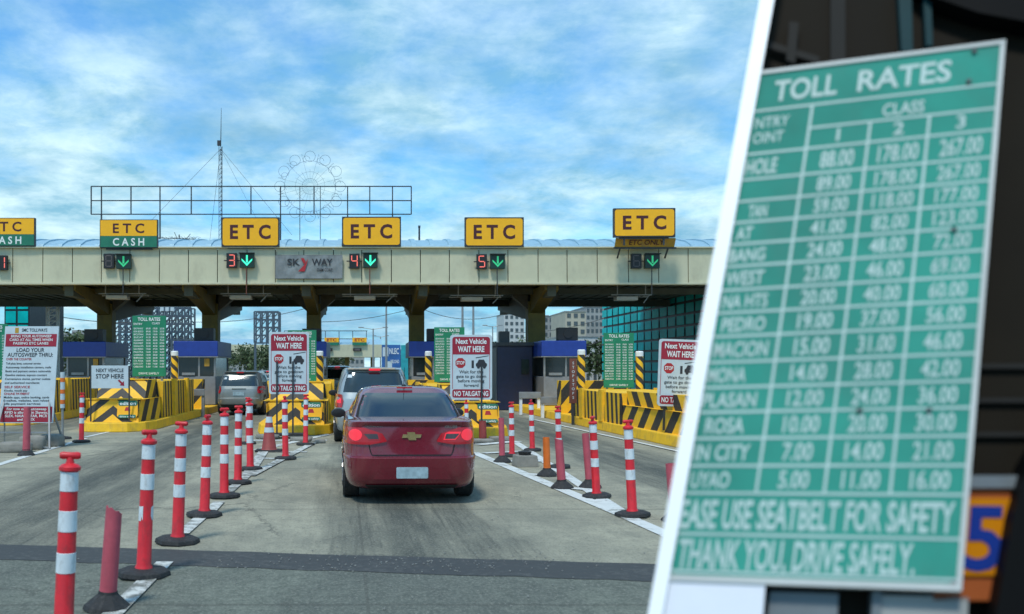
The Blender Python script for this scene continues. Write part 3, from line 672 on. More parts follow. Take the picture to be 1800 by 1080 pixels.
# striped marker pillars
def pillar():
    t = thing('marker_pillar', 'x', 'pillar', (0, 0, 0), 0, 'striped pillars on the islands')
    mb = MB(); n = 14; r = .115
    for i in range(n):
        a0, a1 = 2 * math.pi * i / n, 2 * math.pi * (i + 1) / n
        mb.face([(r * math.cos(a0), r * math.sin(a0), 0), (r * math.cos(a1), r * math.sin(a1), 0), (r * math.cos(a1), r * math.sin(a1), 2.02), (r * math.cos(a0), r * math.sin(a0), 2.02)], 0, [(a0 * r, 0), (a1 * r, 0), (a1 * r, 2.02), (a0 * r, 2.02)])
    mb.build('shaft', M['post'], t, weld=True)
    mb = MB(); mb.lathe([(.12, 2.02), (.12, 2.15), (.10, 2.18)], n=14); mb.build('cap', M['white'], t)
    mb = MB(); mb.lathe([(.2, .24), (.2, .3), (.14, .33)], n=12); mb.build('foot', M['dark_steel'], t)
    return t
pp = None
for px, Y, lb in ((307, 30.5, 'striped pillar beside the booth behind the STOP HERE island'), (562, 30.5, 'striped pillar just left of the silver SUV'), (753, 31, 'striped pillar right of the silver SUV'), (1022, 28, 'striped pillar next to the brown post on the right island'), (1124, 28, 'striped pillar between the toll rates board and the glazed wall')):
    pp = pillar() if pp is None else copy_tree(pp)
    pp.location = ((px - CX) / F * Y, Y, .1 if px != 1124 else .05); pp['label'] = lb
t = thing('brown_post', 'narrow brown board post standing on the right island', 'post', P(1007, 706, 27.4))
mb = MB(); mb.box((0, 0, .62), (.2, .1, 1.35)); mb.build('board', M['brown'], t); mb = MB()
for k in range(9): mb.text('STOP'[k % 4], (0, -.055, 1.12 - k * .13), EX, EZ, .08)
mb.build('lettering', M['sign_grey'], t)
mb = MB(); mb.box((0, 0, -.4), (.07, .07, .7)); mb.build('stake', M['dark_steel'], t)
# ------------------------------------------------------------------ booths
def booth():
    t = thing('toll_booth', 'x', 'booth', (0, 0, 0), 0, 'blue roofed toll booths')
    w_, d = 1.5, 3.2
    mb = MB(); mb.box((0, d / 2, .8), (w_, d, 1.1)); mb.build('lower_wall', M['booth_grey'], t, bevel=.02)
    mb = MB(); mb.box((0, d / 2, 1.72), (w_ - .06, d - .06, .74)); mb.build('window', M['glass'], t)
    for x, y in ((-1, 0), (1, 0), (-1, 1), (1, 1), (.15, 0)): mb = MB(); mb.box((x * (w_ / 2 - .03), .03 + y * (d - .06), 1.72), (.07, .07, .75)); mb.build('window_post', M['steel'], t)
    mb = MB(); mb.box((0, d / 2, 2.43), (w_ + .22, d + .3, .6)); mb.build('roof', M['blue'], t, bevel=.03)
    mb = MB(); mb.box((0, d / 2, 2.115), (w_ + .26, d + .34, .035)); mb.build('roof_edge', M['steel'], t)
    mb = MB(); mb.box((.25, .5, 3.0), (.75, .5, .5)); mb.lathe([(.18, 0), (.18, .02)], (.25, .24, 3.0), 14, M=Matrix.Rotation(rad(90), 3, 'X')); mb.build('air_conditioner', M['black'], t, bevel=.02)
    mb = MB(); mb.box((-.3, .0, 1.45), (.5, .08, .1)); mb.build('counter', M['steel'], t)
    mb = MB(); mb.box((.42, -.02, 1.9), (.2, .03, .3)); mb.build('notice', M['yellow2'], t)
    return t
bt = None
for px, Y, lb in ((150, 36.5, 'blue roofed toll booth behind the tall notice board'), (345, 35.5, 'blue roofed toll booth left of the silver MPV'), (536, 36, 'blue roofed toll booth mostly hidden behind the WAIT HERE sign next to the cone'), (757, 36, 'blue roofed toll booth beside the central toll rates board'), (990, 35, 'blue roofed toll booth right of the rightmost canopy column')):
    bt = booth() if bt is None else copy_tree(bt)
    bt.location = ((px - CX) / F * Y, Y, .02); bt['label'] = lb
t = thing('navy_cabin', 'tall dark navy cabin with a grey side between two columns', 'cabin', P(868, 716, 36.5))
t.location.z = 0
wd = (932 - 868) / F * 36.5; mb = MB(); mb.box((.55 + .3, 1.6, 1.3), (wd - .05, 3.2, 2.6)); mb.build('body', M['navy'], t, bevel=.03)
mb = MB(); mb.box((.14, .9, 1.3), (.06, 1.4, 2.4)); mb.build('side_panel', M['booth_grey'], t)
mb = MB(); mb.box((.85, 1.6, 2.66), (wd + .1, 3.4, .14)); mb.build('roof', M['dark_steel'], t)
mb = MB(); mb.box((1.25, -.03, 1.75), (.3, .05, .6)); mb.build('window', M['glass'], t)
mb = MB(); mb.box((.45, .3, 2.95), (.4, .4, .45)); mb.build('vent', M['dark_steel'], t)
# guard rails
def rail(px, py, Y, wd, label, m):
    c = P(px, py, Y); t = thing('guard_rail', label, 'rail', (c.x, Y, 0), 0, 'low guard rails on the islands')
    h = c.z
    for s_ in (-1, 1): mb = MB(); mb.box((s_ * wd / 2, 0, h / 2), (.1, .1, h - .02)); mb.build('leg', M[m], t)
    mb = MB(); mb.box((0, -.06, h), (wd + .14, .05, .24)); mb.build('beam', M['steel'], t, bevel=.015)
rail(931, 695, 33, .65, 'low white guard rail before the navy cabin', 'white'); rail(973, 704, 31, .75, 'low guard rail before the rightmost booth', 'white'); rail(342, 690, 32, .6, 'low grey guard rail beside the booth left of the MPV', 'steel')
# ------------------------------------------------------------------ toll rates boards (small, repeated)
RATES = [('89.00', '178.00', '267.00'), ('89.00', '178.00', '267.00'), ('59.00', '118.00', '177.00'), ('41.00', '82.00', '123.00'), ('24.00', '48.00', '72.00'), ('23.00', '46.00', '69.00'), ('20.00', '40.00', '60.00'), ('19.00', '37.00', '56.00'), ('15.00', '31.00', '46.00'), ('14.00', '28.00', '42.00'), ('12.00', '24.00', '36.00'), ('10.00', '20.00', '30.00'), ('7.00', '14.00', '21.00'), ('5.00', '11.00', '16.00')]
PLACES = ['SKYWAY', 'DON BOSCO', 'BICUTAN', 'SUCAT', 'ALABANG', 'FILINVEST', 'SUSANA HTS', 'SAN PEDRO', 'PACITA', 'CARMONA', 'MAMPLASAN', 'STA. ROSA', 'EXTN CITY', 'CABUYAO']
def small_board():
    t = thing('toll_rates_board', 'x', 'board', (0, 0, 0), 0, 'small green toll rates boards on the islands')
    W_, Hh = .98, 1.78
    mb = MB(); mb.box((0, .03, Hh / 2), (W_, .05, Hh)); mb.build('panel', M['small_green'], t, bevel=.008)
    mb = MB(); y = -.004
    mb.text('TOLL RATES', (0, y, Hh - .15), EX, EZ, .1, width=.66, bold=.03)
    mb.text('ENTRY', (-.45, y, Hh - .27), EX, EZ, .06, 'L'); mb.text('CLASS', (.2, y, Hh - .25), EX, EZ, .06)
    for j, (nm, r) in enumerate(zip(PLACES, RATES)):
        z = Hh - .40 - j * .086
        mb.text(nm, (-.45, y, z), EX, EZ, .05, 'L', width=.28)
        for k, s_ in enumerate(r): mb.text(s_, (-.02 + .2 * k, y, z), EX, EZ, .05, width=.13)
    mb.text('DRIVE SAFELY', (0, y, .06), EX, EZ, .06, width=.6); mb.build('lettering', M['white_ink'], t)
    for s_ in (-1, 1): mb = MB(); mb.box((s_ * .36, .09, -.2), (.06, .06, 1.0)); mb.build('leg', M['steel'], t)
    return t
sb = None
for px, py, Y, s_, lb in ((262, 662, 27.5, 1.03, 'green toll rates board right of the STOP HERE board'), (531, 672, 29, .93, 'green toll rates board mostly hidden behind the WAIT HERE sign next to the cone'), (790, 672, 29.5, 1.0, 'green toll rates board left of the middle WAIT HERE sign'), (1088, 682, 28, .95, 'green toll rates board in front of the teal glass building'), (-14, 668, 27.5, .95, 'green toll rates board at the left edge beside the tall notice')):
    sb = small_board() if sb is None else copy_tree(sb)
    sb.location = P(px, py, Y); sb.scale = (s_, s_, s_); sb['label'] = lb
# ------------------------------------------------------------------ wait-here signs
def wait_sign():
    t = thing('wait_here_sign', 'x', 'sign', (0, 0, 0), 0, 'red and white WAIT HERE signs')
    W_, Hh = .98, 1.52; O = Vector((-W_ / 2, -.02, 0))
    mb = MB(); mb.slab(rrect(0, 0, W_, Hh, .07), O, EX, EZ, .03); mb.build('panel', M['sign_grey'], t)
    f = lambda d: O + Vector((0, -d, 0))
    mb = MB(); mb.slab(rrect(.05, Hh - .46, W_ - .05, Hh - .05, .06), f(.003), EX, EZ, .003); mb.slab([(.05, Hh - .46), (W_ - .05, Hh - .46), (W_ - .05, Hh - .4), (.05, Hh - .4)], f(.0035), EX, EZ, .003); mb.build('header', M['maroon'], t)
    mb = MB(); mb.slab(rrect(.05, .05, W_ - .05, .245, .05), f(.003), EX, EZ, .003); mb.build('footer', M['maroon'], t)
    mb = MB()
    for a_, b_ in (((.05, .25), (.062, Hh - .46)), ((W_ - .062, .25), (W_ - .05, Hh - .46))): mb.quad(f(.003), EX, EZ, a_[0], a_[1], b_[0], b_[1])
    mb.build('border', M['maroon'], t)
    mb = MB(); mb.text('Next Vehicle', f(.008) + EX * W_ / 2 + EZ * (Hh - .21), EX, EZ, .12, width=.72, bold=.03); mb.text('WAIT HERE', f(.008) + EX * W_ / 2 + EZ * (Hh - .40), EX, EZ, .135, width=.62, bold=.035)
    mb.text('NO TAILGATING', f(.008) + EX * W_ / 2 + EZ * .09, EX, EZ, .115, width=.8, bold=.035); mb.build('lettering', M['white_ink'], t)
    c = (.24, Hh - .66); r = .125; mb = MB(); mb.slab([(c[0] + r * math.cos(rad(22.5 + 45 * k)), c[1] + r * math.sin(rad(22.5 + 45 * k))) for k in range(8)], f(.003), EX, EZ, .003); mb.build('stop_symbol', M['red_ink'], t)
    mb = MB(); mb.text('STOP', f(.008) + EX * c[0] + EZ * (c[1] - .035), EX, EZ, .08, width=.19, bold=.03); mb.build('stop_lettering', M['white_ink'], t)
    mb = MB(); F3 = f(.003)
    mb.slab([(.5, Hh - .78), (.555, Hh - .78), (.555, Hh - .6), (.5, Hh - .6)], F3, EX, EZ, .003)
    mb.slab(rrect(.60, Hh - .75, .86, Hh - .66, .03), F3, EX, EZ, .003); mb.slab([(.63, Hh - .66), (.83, Hh - .66), (.79, Hh - .58), (.67, Hh - .58)], F3, EX, EZ, .003)
    for x in (.66, .80): mb.slab([(x + .035 * math.cos(rad(45 * k)), Hh - .76 + .035 * math.sin(rad(45 * k))) for k in range(8)], F3 + Vector((0, -.001, 0)), EX, EZ, .003)
    mb.slab([(.6, Hh - .55), (.9, Hh - .5), (.9, Hh - .485), (.6, Hh - .53)], F3, EX, EZ, .003)
    mb.build('car_symbol', M['ink'], t)
    mb = MB()
    for k, s_ in enumerate(('Wait for the', 'gate to go down', 'before moving', 'forward')): mb.text(s_, f(.005) + EX * W_ / 2 + EZ * (Hh - .90 - k * .105), EX, EZ, .072, width=(.56, .70, .62, .34)[k], bold=.015)
    mb.build('message', M['ink'], t)
    mb = MB(); mb.box((0, .05, .12), (W_ - .1, .03, .06)); mb.box((0, .05, 1.3), (W_ - .1, .03, .06)); mb.build('crossbar', M['dark_steel'], t)
    mb = MB(); mb.box((0, .05, -.99), (.8, .5, .05)); mb.build('foot', M['rubber'], t)
    return t
ws = wait_sign(); ws.location = P(508, 693, 22.3); ws['label'] = 'maroon and white WAIT HERE sign behind the traffic cone'
w2 = copy_tree(ws); w2.location = P(828, 703, 21.3); w2['label'] = 'maroon and white WAIT HERE sign just right of the red sedan'
w3 = copy_tree(ws); w3.location = P(1192, 715, 20.6); w3.rotation_euler = (0, rad(2), rad(3)); w3['label'] = 'maroon and white WAIT HERE sign above the right island, cut by the white divider bar'
for o, xs_ in ((ws, (-.29, .10)), (w2, (.24,))):
    for x in xs_: mb = MB(); mb.bar((x, -.055, -1.0), (x, -.055, .80), .04); mb.build('pole', M['dark_steel'], o)
for x in (-.3, .3): mb = MB(); mb.bar((x, .04, -.55), (x, .04, 1.4), .04); mb.build('pole', M['dark_steel'], w3)
# next vehicle stop here
t = thing('stop_here_board', 'white NEXT VEHICLE STOP HERE board with a red arrow', 'sign', P(193, 683, 24.6))
W_, Hh = 65 / F * 24.6, 40 / F * 24.6
mb = MB(); mb.box((0, .02, Hh / 2), (W_, .03, Hh)); mb.build('panel', M['sign_grey'], t, bevel=.006)
mb = MB(); mb.text('NEXT VEHICLE', (0, -.001, Hh * .72), EX, EZ, .095, width=.74, bold=.02); mb.text('STOP HERE', (0, -.001, Hh * .44), EX, EZ, .12, width=.75, bold=.02); mb.build('lettering', M['ink'], t)
mb = MB(); d = Vector((1, 0, -1)).normalized(); n_ = Vector((1, 0, 1)).normalized(); c = Vector((.32, -.001, .14))
mb.face([c - d * .12 - n_ * .025, c + d * .0 - n_ * .025, c + n_ * .025, c - d * .12 + n_ * .025]); mb.face([c - n_ * .08, c + d * .1, c + n_ * .08]); mb.build('arrow', M['maroon'], t)
mb = MB(); mb.bar((-W_ / 2 - .02, .02, -.9), (-W_ / 2 - .02, .02, Hh), .035); mb.build('post', M['dark_steel'], t)
mb = MB(); mb.bar((W_ / 2 + .02, .02, -.9), (W_ / 2 + .02, .02, Hh), .035); mb.build('post', M['dark_steel'], t)
# tall notice on an A-frame
Y = 19.6; a = P(-2, 744, Y); b = P(97, 573, Y); W_, Hh = b.x - a.x, b.z - a.z
t = thing('notice_board', 'tall white and red notice board on a metal A-frame at the left', 'notice', (a.x, Y, 0))
Uy = Vector((0, .05, 1)).normalized(); O = Vector((0, 0, a.z)); sk = .06
U_ = Vector((1, 0, 0)); V_ = Vector((.042, .06, 1)).normalized()
mb = MB(); mb.slab([(0, 0), (W_ - .05, 0), (W_ - .05, Hh), (0, Hh)], O, U_, V_, .03); mb.build('panel', M['sign_grey'], t)
def fo(d): return O + Vector((0, -d, 0))
mb = MB(); mb.quad(fo(.004), U_, V_, .03, Hh * .655 + .03 + Hh * .0, W_ - .08, Hh - .16 - .02 + .0) if False else None
mb.quad(fo(.004), U_, V_, .03, Hh * .79, W_ - .08, Hh * .92); mb.build('red_panel', M['maroon'], t); mb = MB(); mb.quad(fo(.004), U_, V_, .03, .02, W_ - .08, Hh * .17); mb.build('red_panel', M['maroon'], t)
wl = MB(); cx_ = (W_ - .05) / 2
for k, s_ in enumerate(('BRING YOUR AUTOSWEEP', 'CARD AT ALL TIMES WHEN', 'PASSING ETC LANES')): wl.text(s_, fo(.008) + U_ * cx_ + V_ * (Hh * (.885 - .037 * k)), U_, V_, .055, width=(.92, .98, .8)[k] * .95, bold=.02)
for k, s_ in enumerate(('For now only Autosweep', 'RFID is allowed in Skyway,', 'SLEX, NAIAX, STAR, MCX', 'and TPLEX')): wl.text(s_, fo(.008) + U_ * cx_ + V_ * (Hh * (.133 - .036 * k)), U_, V_, .055, width=(.9, .98, .96, .4)[k] * .95, bold=.02)
wl.build('white_lettering', M['white_ink'], t)
wl = MB()
wl.text('SMC TOLLWAYS', fo(.005) + U_ * (cx_ + .06) + V_ * (Hh * .945), U_, V_, .07, width=.55, bold=.02); wl.text('LOAD YOUR', fo(.005) + U_ * cx_ + V_ * (Hh * .735), U_, V_, .085, width=.6, bold=.02); wl.text('AUTOSWEEP THRU:', fo(.005) + U_ * cx_ + V_ * (Hh * .685), U_, V_, .085, width=.98, bold=.02)
for k, s_ in enumerate(('Toll plaza lanes, customer service', 'Autosweep installation centers, malls', 'Banks and payment centers nationwide', 'Gasoline stations, express counters', 'Convenience stores, partner outlets', 'and authorized merchants')): wl.text(s_, fo(.005) + U_ * .07 + V_ * (Hh * (.605 - .04 * k)), U_, V_, .045, 'L', width=(.75, .98, .98, .9, .98, .75)[k])
wl.text('Kiosks, touch pay', fo(.005) + U_ * .07 + V_ * (Hh * .325), U_, V_, .045, 'L', width=.5)
for k, s_ in enumerate(('Mobile apps, online banking, cards', 'E-wallets, websites, text reload', 'bills payment services')): wl.text(s_, fo(.005) + U_ * .07 + V_ * (Hh * (.255 - .033 * k)), U_, V_, .045, 'L', width=(.98, .98, .8)[k])
wl.build('black_lettering', M['ink'], t)
wl = MB()
for s_, z in (('OVER THE COUNTER', .648), ('SELF SERVICE', .36), ('ONLINE PAYMENT', .29)): wl.text(s_, fo(.005) + U_ * .07 + V_ * (Hh * z), U_, V_, .05, 'L', width=.55, bold=.02)
wl.build('red_lettering', M['red_ink'], t)
mb = MB(); mb.quad(fo(.005), U_, V_, .22, Hh * .93, .3, Hh * .985); mb.build('emblem', M['yellow2'], t)
for x, fx, fy in ((.1, .0, -.35), (W_ - .15, W_ + .02, -.4), (.1, -.1, .55), (W_ - .15, W_ + .0, .6), (.5, .55, .5)):
    mb = MB(); mb.bar(Vector((x, .06, a.z + .5)), Vector((fx, fy, .02)), .035); mb.build('leg', M['steel'], t)
mb = MB(); mb.bar((-.1, .55, .05), (W_, .6, .05), .035); mb.bar((0, -.35, .05), (W_, -.4, .05), .035); mb.bar((.05, -.2, .35), (W_ - .1, -.2, .35), .03); mb.build('brace', M['steel'], t)
def lump(name, label, cat, p, s, m, group=None, seed=0):
    r = random.Random(seed); bm = bmesh.new(); bmesh.ops.create_cube(bm, size=1); bmesh.ops.subdivide_edges(bm, edges=bm.edges[:], cuts=3, use_grid_fill=True)
    for v in bm.verts:
        n = v.co.normalized(); v.co = v.co.lerp(n * .6, .35); v.co *= 1 + r.uniform(-.07, .07); v.co = Vector((v.co.x * s[0], v.co.y * s[1], (v.co.z + .45) * s[2]))
    me = bpy.data.meshes.new(name); bm.to_mesh(me); bm.free(); me.materials.append(m); me.polygons.foreach_set('use_smooth', [True] * len(me.polygons))
    o = link(bpy.data.objects.new(name, me)); o.location = p; o.rotation_euler = (0, 0, r.uniform(-.6, .6)); return tag(o, label, cat, group)
for k, (px, py, s_, lb) in enumerate(((28, 795, (.6, .4, .22), 'grey sandbag at the left foot of the notice frame'), (58, 790, (.5, .4, .3), 'grey sandbag in the middle under the notice frame'), (92, 785, (.45, .35, .28), 'grey sandbag at the right foot of the notice frame'))):
    lump('sandbag', lb, 'sandbag', G(px, py), s_, M['concrete'], 'sandbags weighing down the notice', k)
# small blocks
t = thing('concrete_block', 'square concrete weight block between the bollards on the right', 'block', G(928, 822), rad(8))
mb = MB(); mb.prism([(-.19, 0), (.2, 0), (.2, .36), (-.19, .36)], 0, .2, top=[(-.17, .02), (.18, .02), (.18, .34), (-.17, .34)]); mb.build('block', M['concrete'], t, bevel=.012)
mb = MB(); mb.lathe([(.1, 0), (.12, .06), (.03, .08)], (0, .18, .2), 10); mb.build('lug', M['rubber'], t)
for k, (px, py, s_) in enumerate(((530, 776, (.5, .3, .1)), (470, 772, (.55, .3, .12)), (560, 779, (.3, .25, .08)), (840, 779, (.7, .35, .1)), (880, 776, (.5, .3, .12)))):
    lump('broken_kerb', ('low broken kerb lump before the nose of the island by the cone', 'low broken kerb lump left of the sign foot by the cone', 'small broken kerb lump before the island corner nearest the sedan', 'long broken kerb lump before the island behind the sedan', 'broken kerb lump right of the pink sleeve')[k], 'kerb piece', G(px, py), s_, M['concrete'], 'broken kerb pieces', 20 + k)
# ------------------------------------------------------------------ bollards
def bollard(torn=False):
    t = thing('traffic_bollard', 'x', 'bollard', (0, 0, 0), 0, 'red and white traffic bollards')
    mb = MB(); mb.lathe([(.20, .0), (.215, .015), (.205, .05), (.17, .062), (.08, .07)], n=8, sx=1.05); mb.build('base', M['rubber'], t, bevel=.006)
    mb = MB(); mb.lathe([(.075, .06), (.068, .085), (.060, .10), (.052, 1.09)], n=20); mb.build('post', M['red_plastic'], t, smooth='auto')
    for k, (z0, z1) in enumerate(((.46, .585), (.715, .845), (.965, 1.085))):
        mb = MB(); r0 = .060 - .008 * (z0 - .1) + .0025; r1 = r0 - .001
        if torn and k == 0:
            n = 22
            for i in range(n):
                a0, a1 = 2 * math.pi * i / n, 2 * math.pi * (i + 1) / n
                if 14.2 < i + .5 < 17.8: continue
                lo = .0 if i not in (13, 18, 14) else .04
                mb.face([(r0 * math.cos(a0), r0 * math.sin(a0), z0 + lo), (r0 * math.cos(a1), r0 * math.sin(a1), z0 + RND.uniform(0, .01)), (r1 * math.cos(a1), r1 * math.sin(a1), z1), (r1 * math.cos(a0), r1 * math.sin(a0), z1 - RND.uniform(0, .02))])
            mb.build('reflective_band', M['band'], t)
        else:
            mb.lathe([(r0 - .002, z0), (r0, z0 + .002), (r1, z1 - .002), (r1 - .002, z1)], n=20); mb.build('reflective_band', M['band'], t, smooth='auto')
    mb = MB(); mb.lathe([(.052, 1.088), (.066, 1.095), (.066, 1.115), (.05, 1.13), (.026, 1.138), (.02, 1.175)], n=16)
    mb.lathe([(.018, -.062), (.024, -.045), (.021, 0), (.024, .045), (.018, .062)], (0, 0, 1.185), 10, M=Matrix.Rotation(rad(90), 3, 'Y')); mb.build('cap', M['red_plastic'], t, smooth='auto')
    return t
b0 = bollard(); bT = bollard(True)
BL = [((110, 1137), (123, 797), 0, 'nearest red and white bollard, its base below the photo edge', 12),
      ((252, 1013), (262, 757), 1, 'red and white bollard with a torn lowest band, second in the left row', 30),
      ((312, 955), (320, 742), 0, 'third red and white bollard of the left row', -10),
      ((359, 908), (365, 730), 0, 'fourth red and white bollard of the left row', 75),
      ((394, 875), (397, 718), 0, 'fifth red and white bollard of the left row', 40),
      ((418, 851), (420, 714), 0, 'sixth red and white bollard of the left row', 15),
      ((440, 827), (442, 702), 0, 'last red and white bollard of the left row, nearest the island', 60),
      ((436, 781), (436, 699), 0, 'half hidden bollard behind the last one of the left row', 0),
      ((502, 808), (503, 697), 0, 'lone bollard standing right of the traffic cone', 80),
      ((537, 783), (538, 694), 0, 'lone bollard at the island corner before the WAIT HERE sign near the cone', 20),
      ((143, 778), (146, 691), 0, 'lone bollard at the nose of the STOP HERE island', 50),
      ((1112, 908), (1104, 739), 0, 'nearest bollard of the right row', 5),
      ((1049, 875), (1041, 732), 0, 'bollard overlapping a pink post in the right row', 55),
      ((984, 823), (978, 714), 0, 'bollard half hidden behind a pink post in the right group', 35),
      ((936, 793), (934, 703), 0, 'thin looking bollard nearest the right-hand lane', 70),
      ((900, 803), (898, 707), 0, 'bollard right of the pink post beside the sedan', 25),
      ((821, 781), (820, 703), 0, 'bollard close to the right tail lamp of the sedan', 65)]
for i, (bp_, tp, kind, lb, rz) in enumerate(BL):
    src = bT if kind else b0
    o = src if i in (0, 1) else copy_tree(src)
    g = G(*bp_); hh = (bp_[1] - tp[1]) / F * g.y
    tx = (tp[0] - CX) / F * g.y; o.location = g; s_ = hh / 1.2; o.scale = (s_,) * 3
    o.rotation_euler = (rad(RND.uniform(-2, 2)), math.atan2(tx - g.x, hh), rad(rz)); o.rotation_mode = 'ZYX' if False else 'XYZ'
    o['label'] = lb
# plain faded posts
def plain(m, r, h, jag, label, group):
    t = thing('plain_post', label, 'post', (0, 0, 0), 0, group)
    mb = MB(); n = 18; k = len(mb.v)
    top = [h - (jag * (.5 + .5 * math.cos(2 * math.pi * i / n - .6)) if jag else 0) + (RND.uniform(-.012, .012) if jag else 0) for i in range(n)]
    for i in range(n):
        a = 2 * math.pi * i / n; c, s_ = math.cos(a), math.sin(a); j = (i + 1) % n; a2 = 2 * math.pi * j / n; c2, s2 = math.cos(a2), math.sin(a2)
        mb.face([(r * c, r * s_, .1), (r * c2, r * s2, .1), (r * .93 * c2, r * .93 * s2, top[j]), (r * .93 * c, r * .93 * s_, top[i])])
        mb.face([(r * .93 * c, r * .93 * s_, top[i]), (r * .93 * c2, r * .93 * s2, top[j]), (r * .83 * c2, r * .83 * s2, top[j]), (r * .83 * c, r * .83 * s_, top[i])])
        mb.face([(r * .83 * c, r * .83 * s_, top[i]), (r * .83 * c2, r * .83 * s2, top[j]), (r * .83 * c2, r * .83 * s2, .3), (r * .83 * c, r * .83 * s_, .3)])
    mb.build('tube', m, t, smooth='auto', weld=True)
    mb = MB(); mb.lathe([(.17, 0), (.16, .03), (.1, .085), (.07, .11), (r + .005, .13)], n=10); mb.build('foot', M['rubber'], t)
    return t
pg = 'plain faded posts without bands'
for (bp_, tp, m, r, jag, lb) in (((188, 1070), (201, 890), 'pink', .062, .05, 'cut off faded pink post beside the nearest bollard'), ((46, 801), (48, 715), 'pink', .072, 0, 'faded pink post in front of the tall notice'), ((883, 813), (881, 735), 'pink', .055, 0, 'slim pink post right of the sedan'), ((988, 859), (982, 770), 'pink', .062, .04, 'pink post in front of a banded bollard in the right group'), ((1037, 858), (1029, 762), 'pink', .055, 0, 'leaning pink post behind a banded bollard in the right row'), ((1188, 916), (1179, 815), 'pink', .062, 0, 'pink post cut by the white divider bar'), ((849, 778), (848, 740), 'cone', .09, 0, 'short dark red sleeve before the island behind the sedan'), ((962, 837), (960, 769), 'orange', .058, 0, 'short plain orange post in the right group')):
    g = G(*bp_); hh = (bp_[1] - tp[1]) / F * g.y; o = plain(M[m], r, hh, jag, lb, pg); o.location = g
    o.rotation_euler = (0, math.atan2((tp[0] - CX) / F * g.y - g.x, hh), 0)
o = thing('delineator', 'thin white and orange delineator pole right of the tall notice', 'pole', G(110, 772))
mb = MB(); mb.tube((0, 0, 0), (0, 0, .75), .03, n=8); mb.build('stem', M['steel'], o)
mb = MB(); mb.tube((0, 0, .75), (0, 0, 1.62), .055, n=10); mb.build('sleeve', M['sign_grey'], o)
for z in (.85, 1.1, 1.38): mb = MB(); mb.tube((0, 0, z), (0, 0, z + .1), .058, n=10); mb.build('band', M['orange'], o)
mb = MB(); mb.lathe([(.22, 0), (.2, .05), (.06, .07)], n=8); mb.build('foot', M['rubber'], o)
o = thing('traffic_cone', 'dirty dark red traffic cone with white bands', 'cone', G(473, 794)); s_ = .78 / .78; o.scale = (s_,) * 3
mb = MB(); mb.prism([(-.27, -.2), (.27, -.2), (.27, .2), (-.27, .2)], 0, .045); mb.build('base', M['rubber'], o, bevel=.01)
mb = MB(); mb.lathe([(.17, .045), (.15, .07), (.055, .72), (.05, .73)], n=18); mb.build('body', M['cone'], o, smooth='auto')
for z0, z1 in ((.40, .5), (.60, .72)): mb = MB(); rr = lambda z: .15 - .146 * (z - .07) + .004; mb.lathe([(rr(z0), z0), (rr(z1), z1)], n=18); mb.build('band', M['sign_grey'], o, smooth='auto')
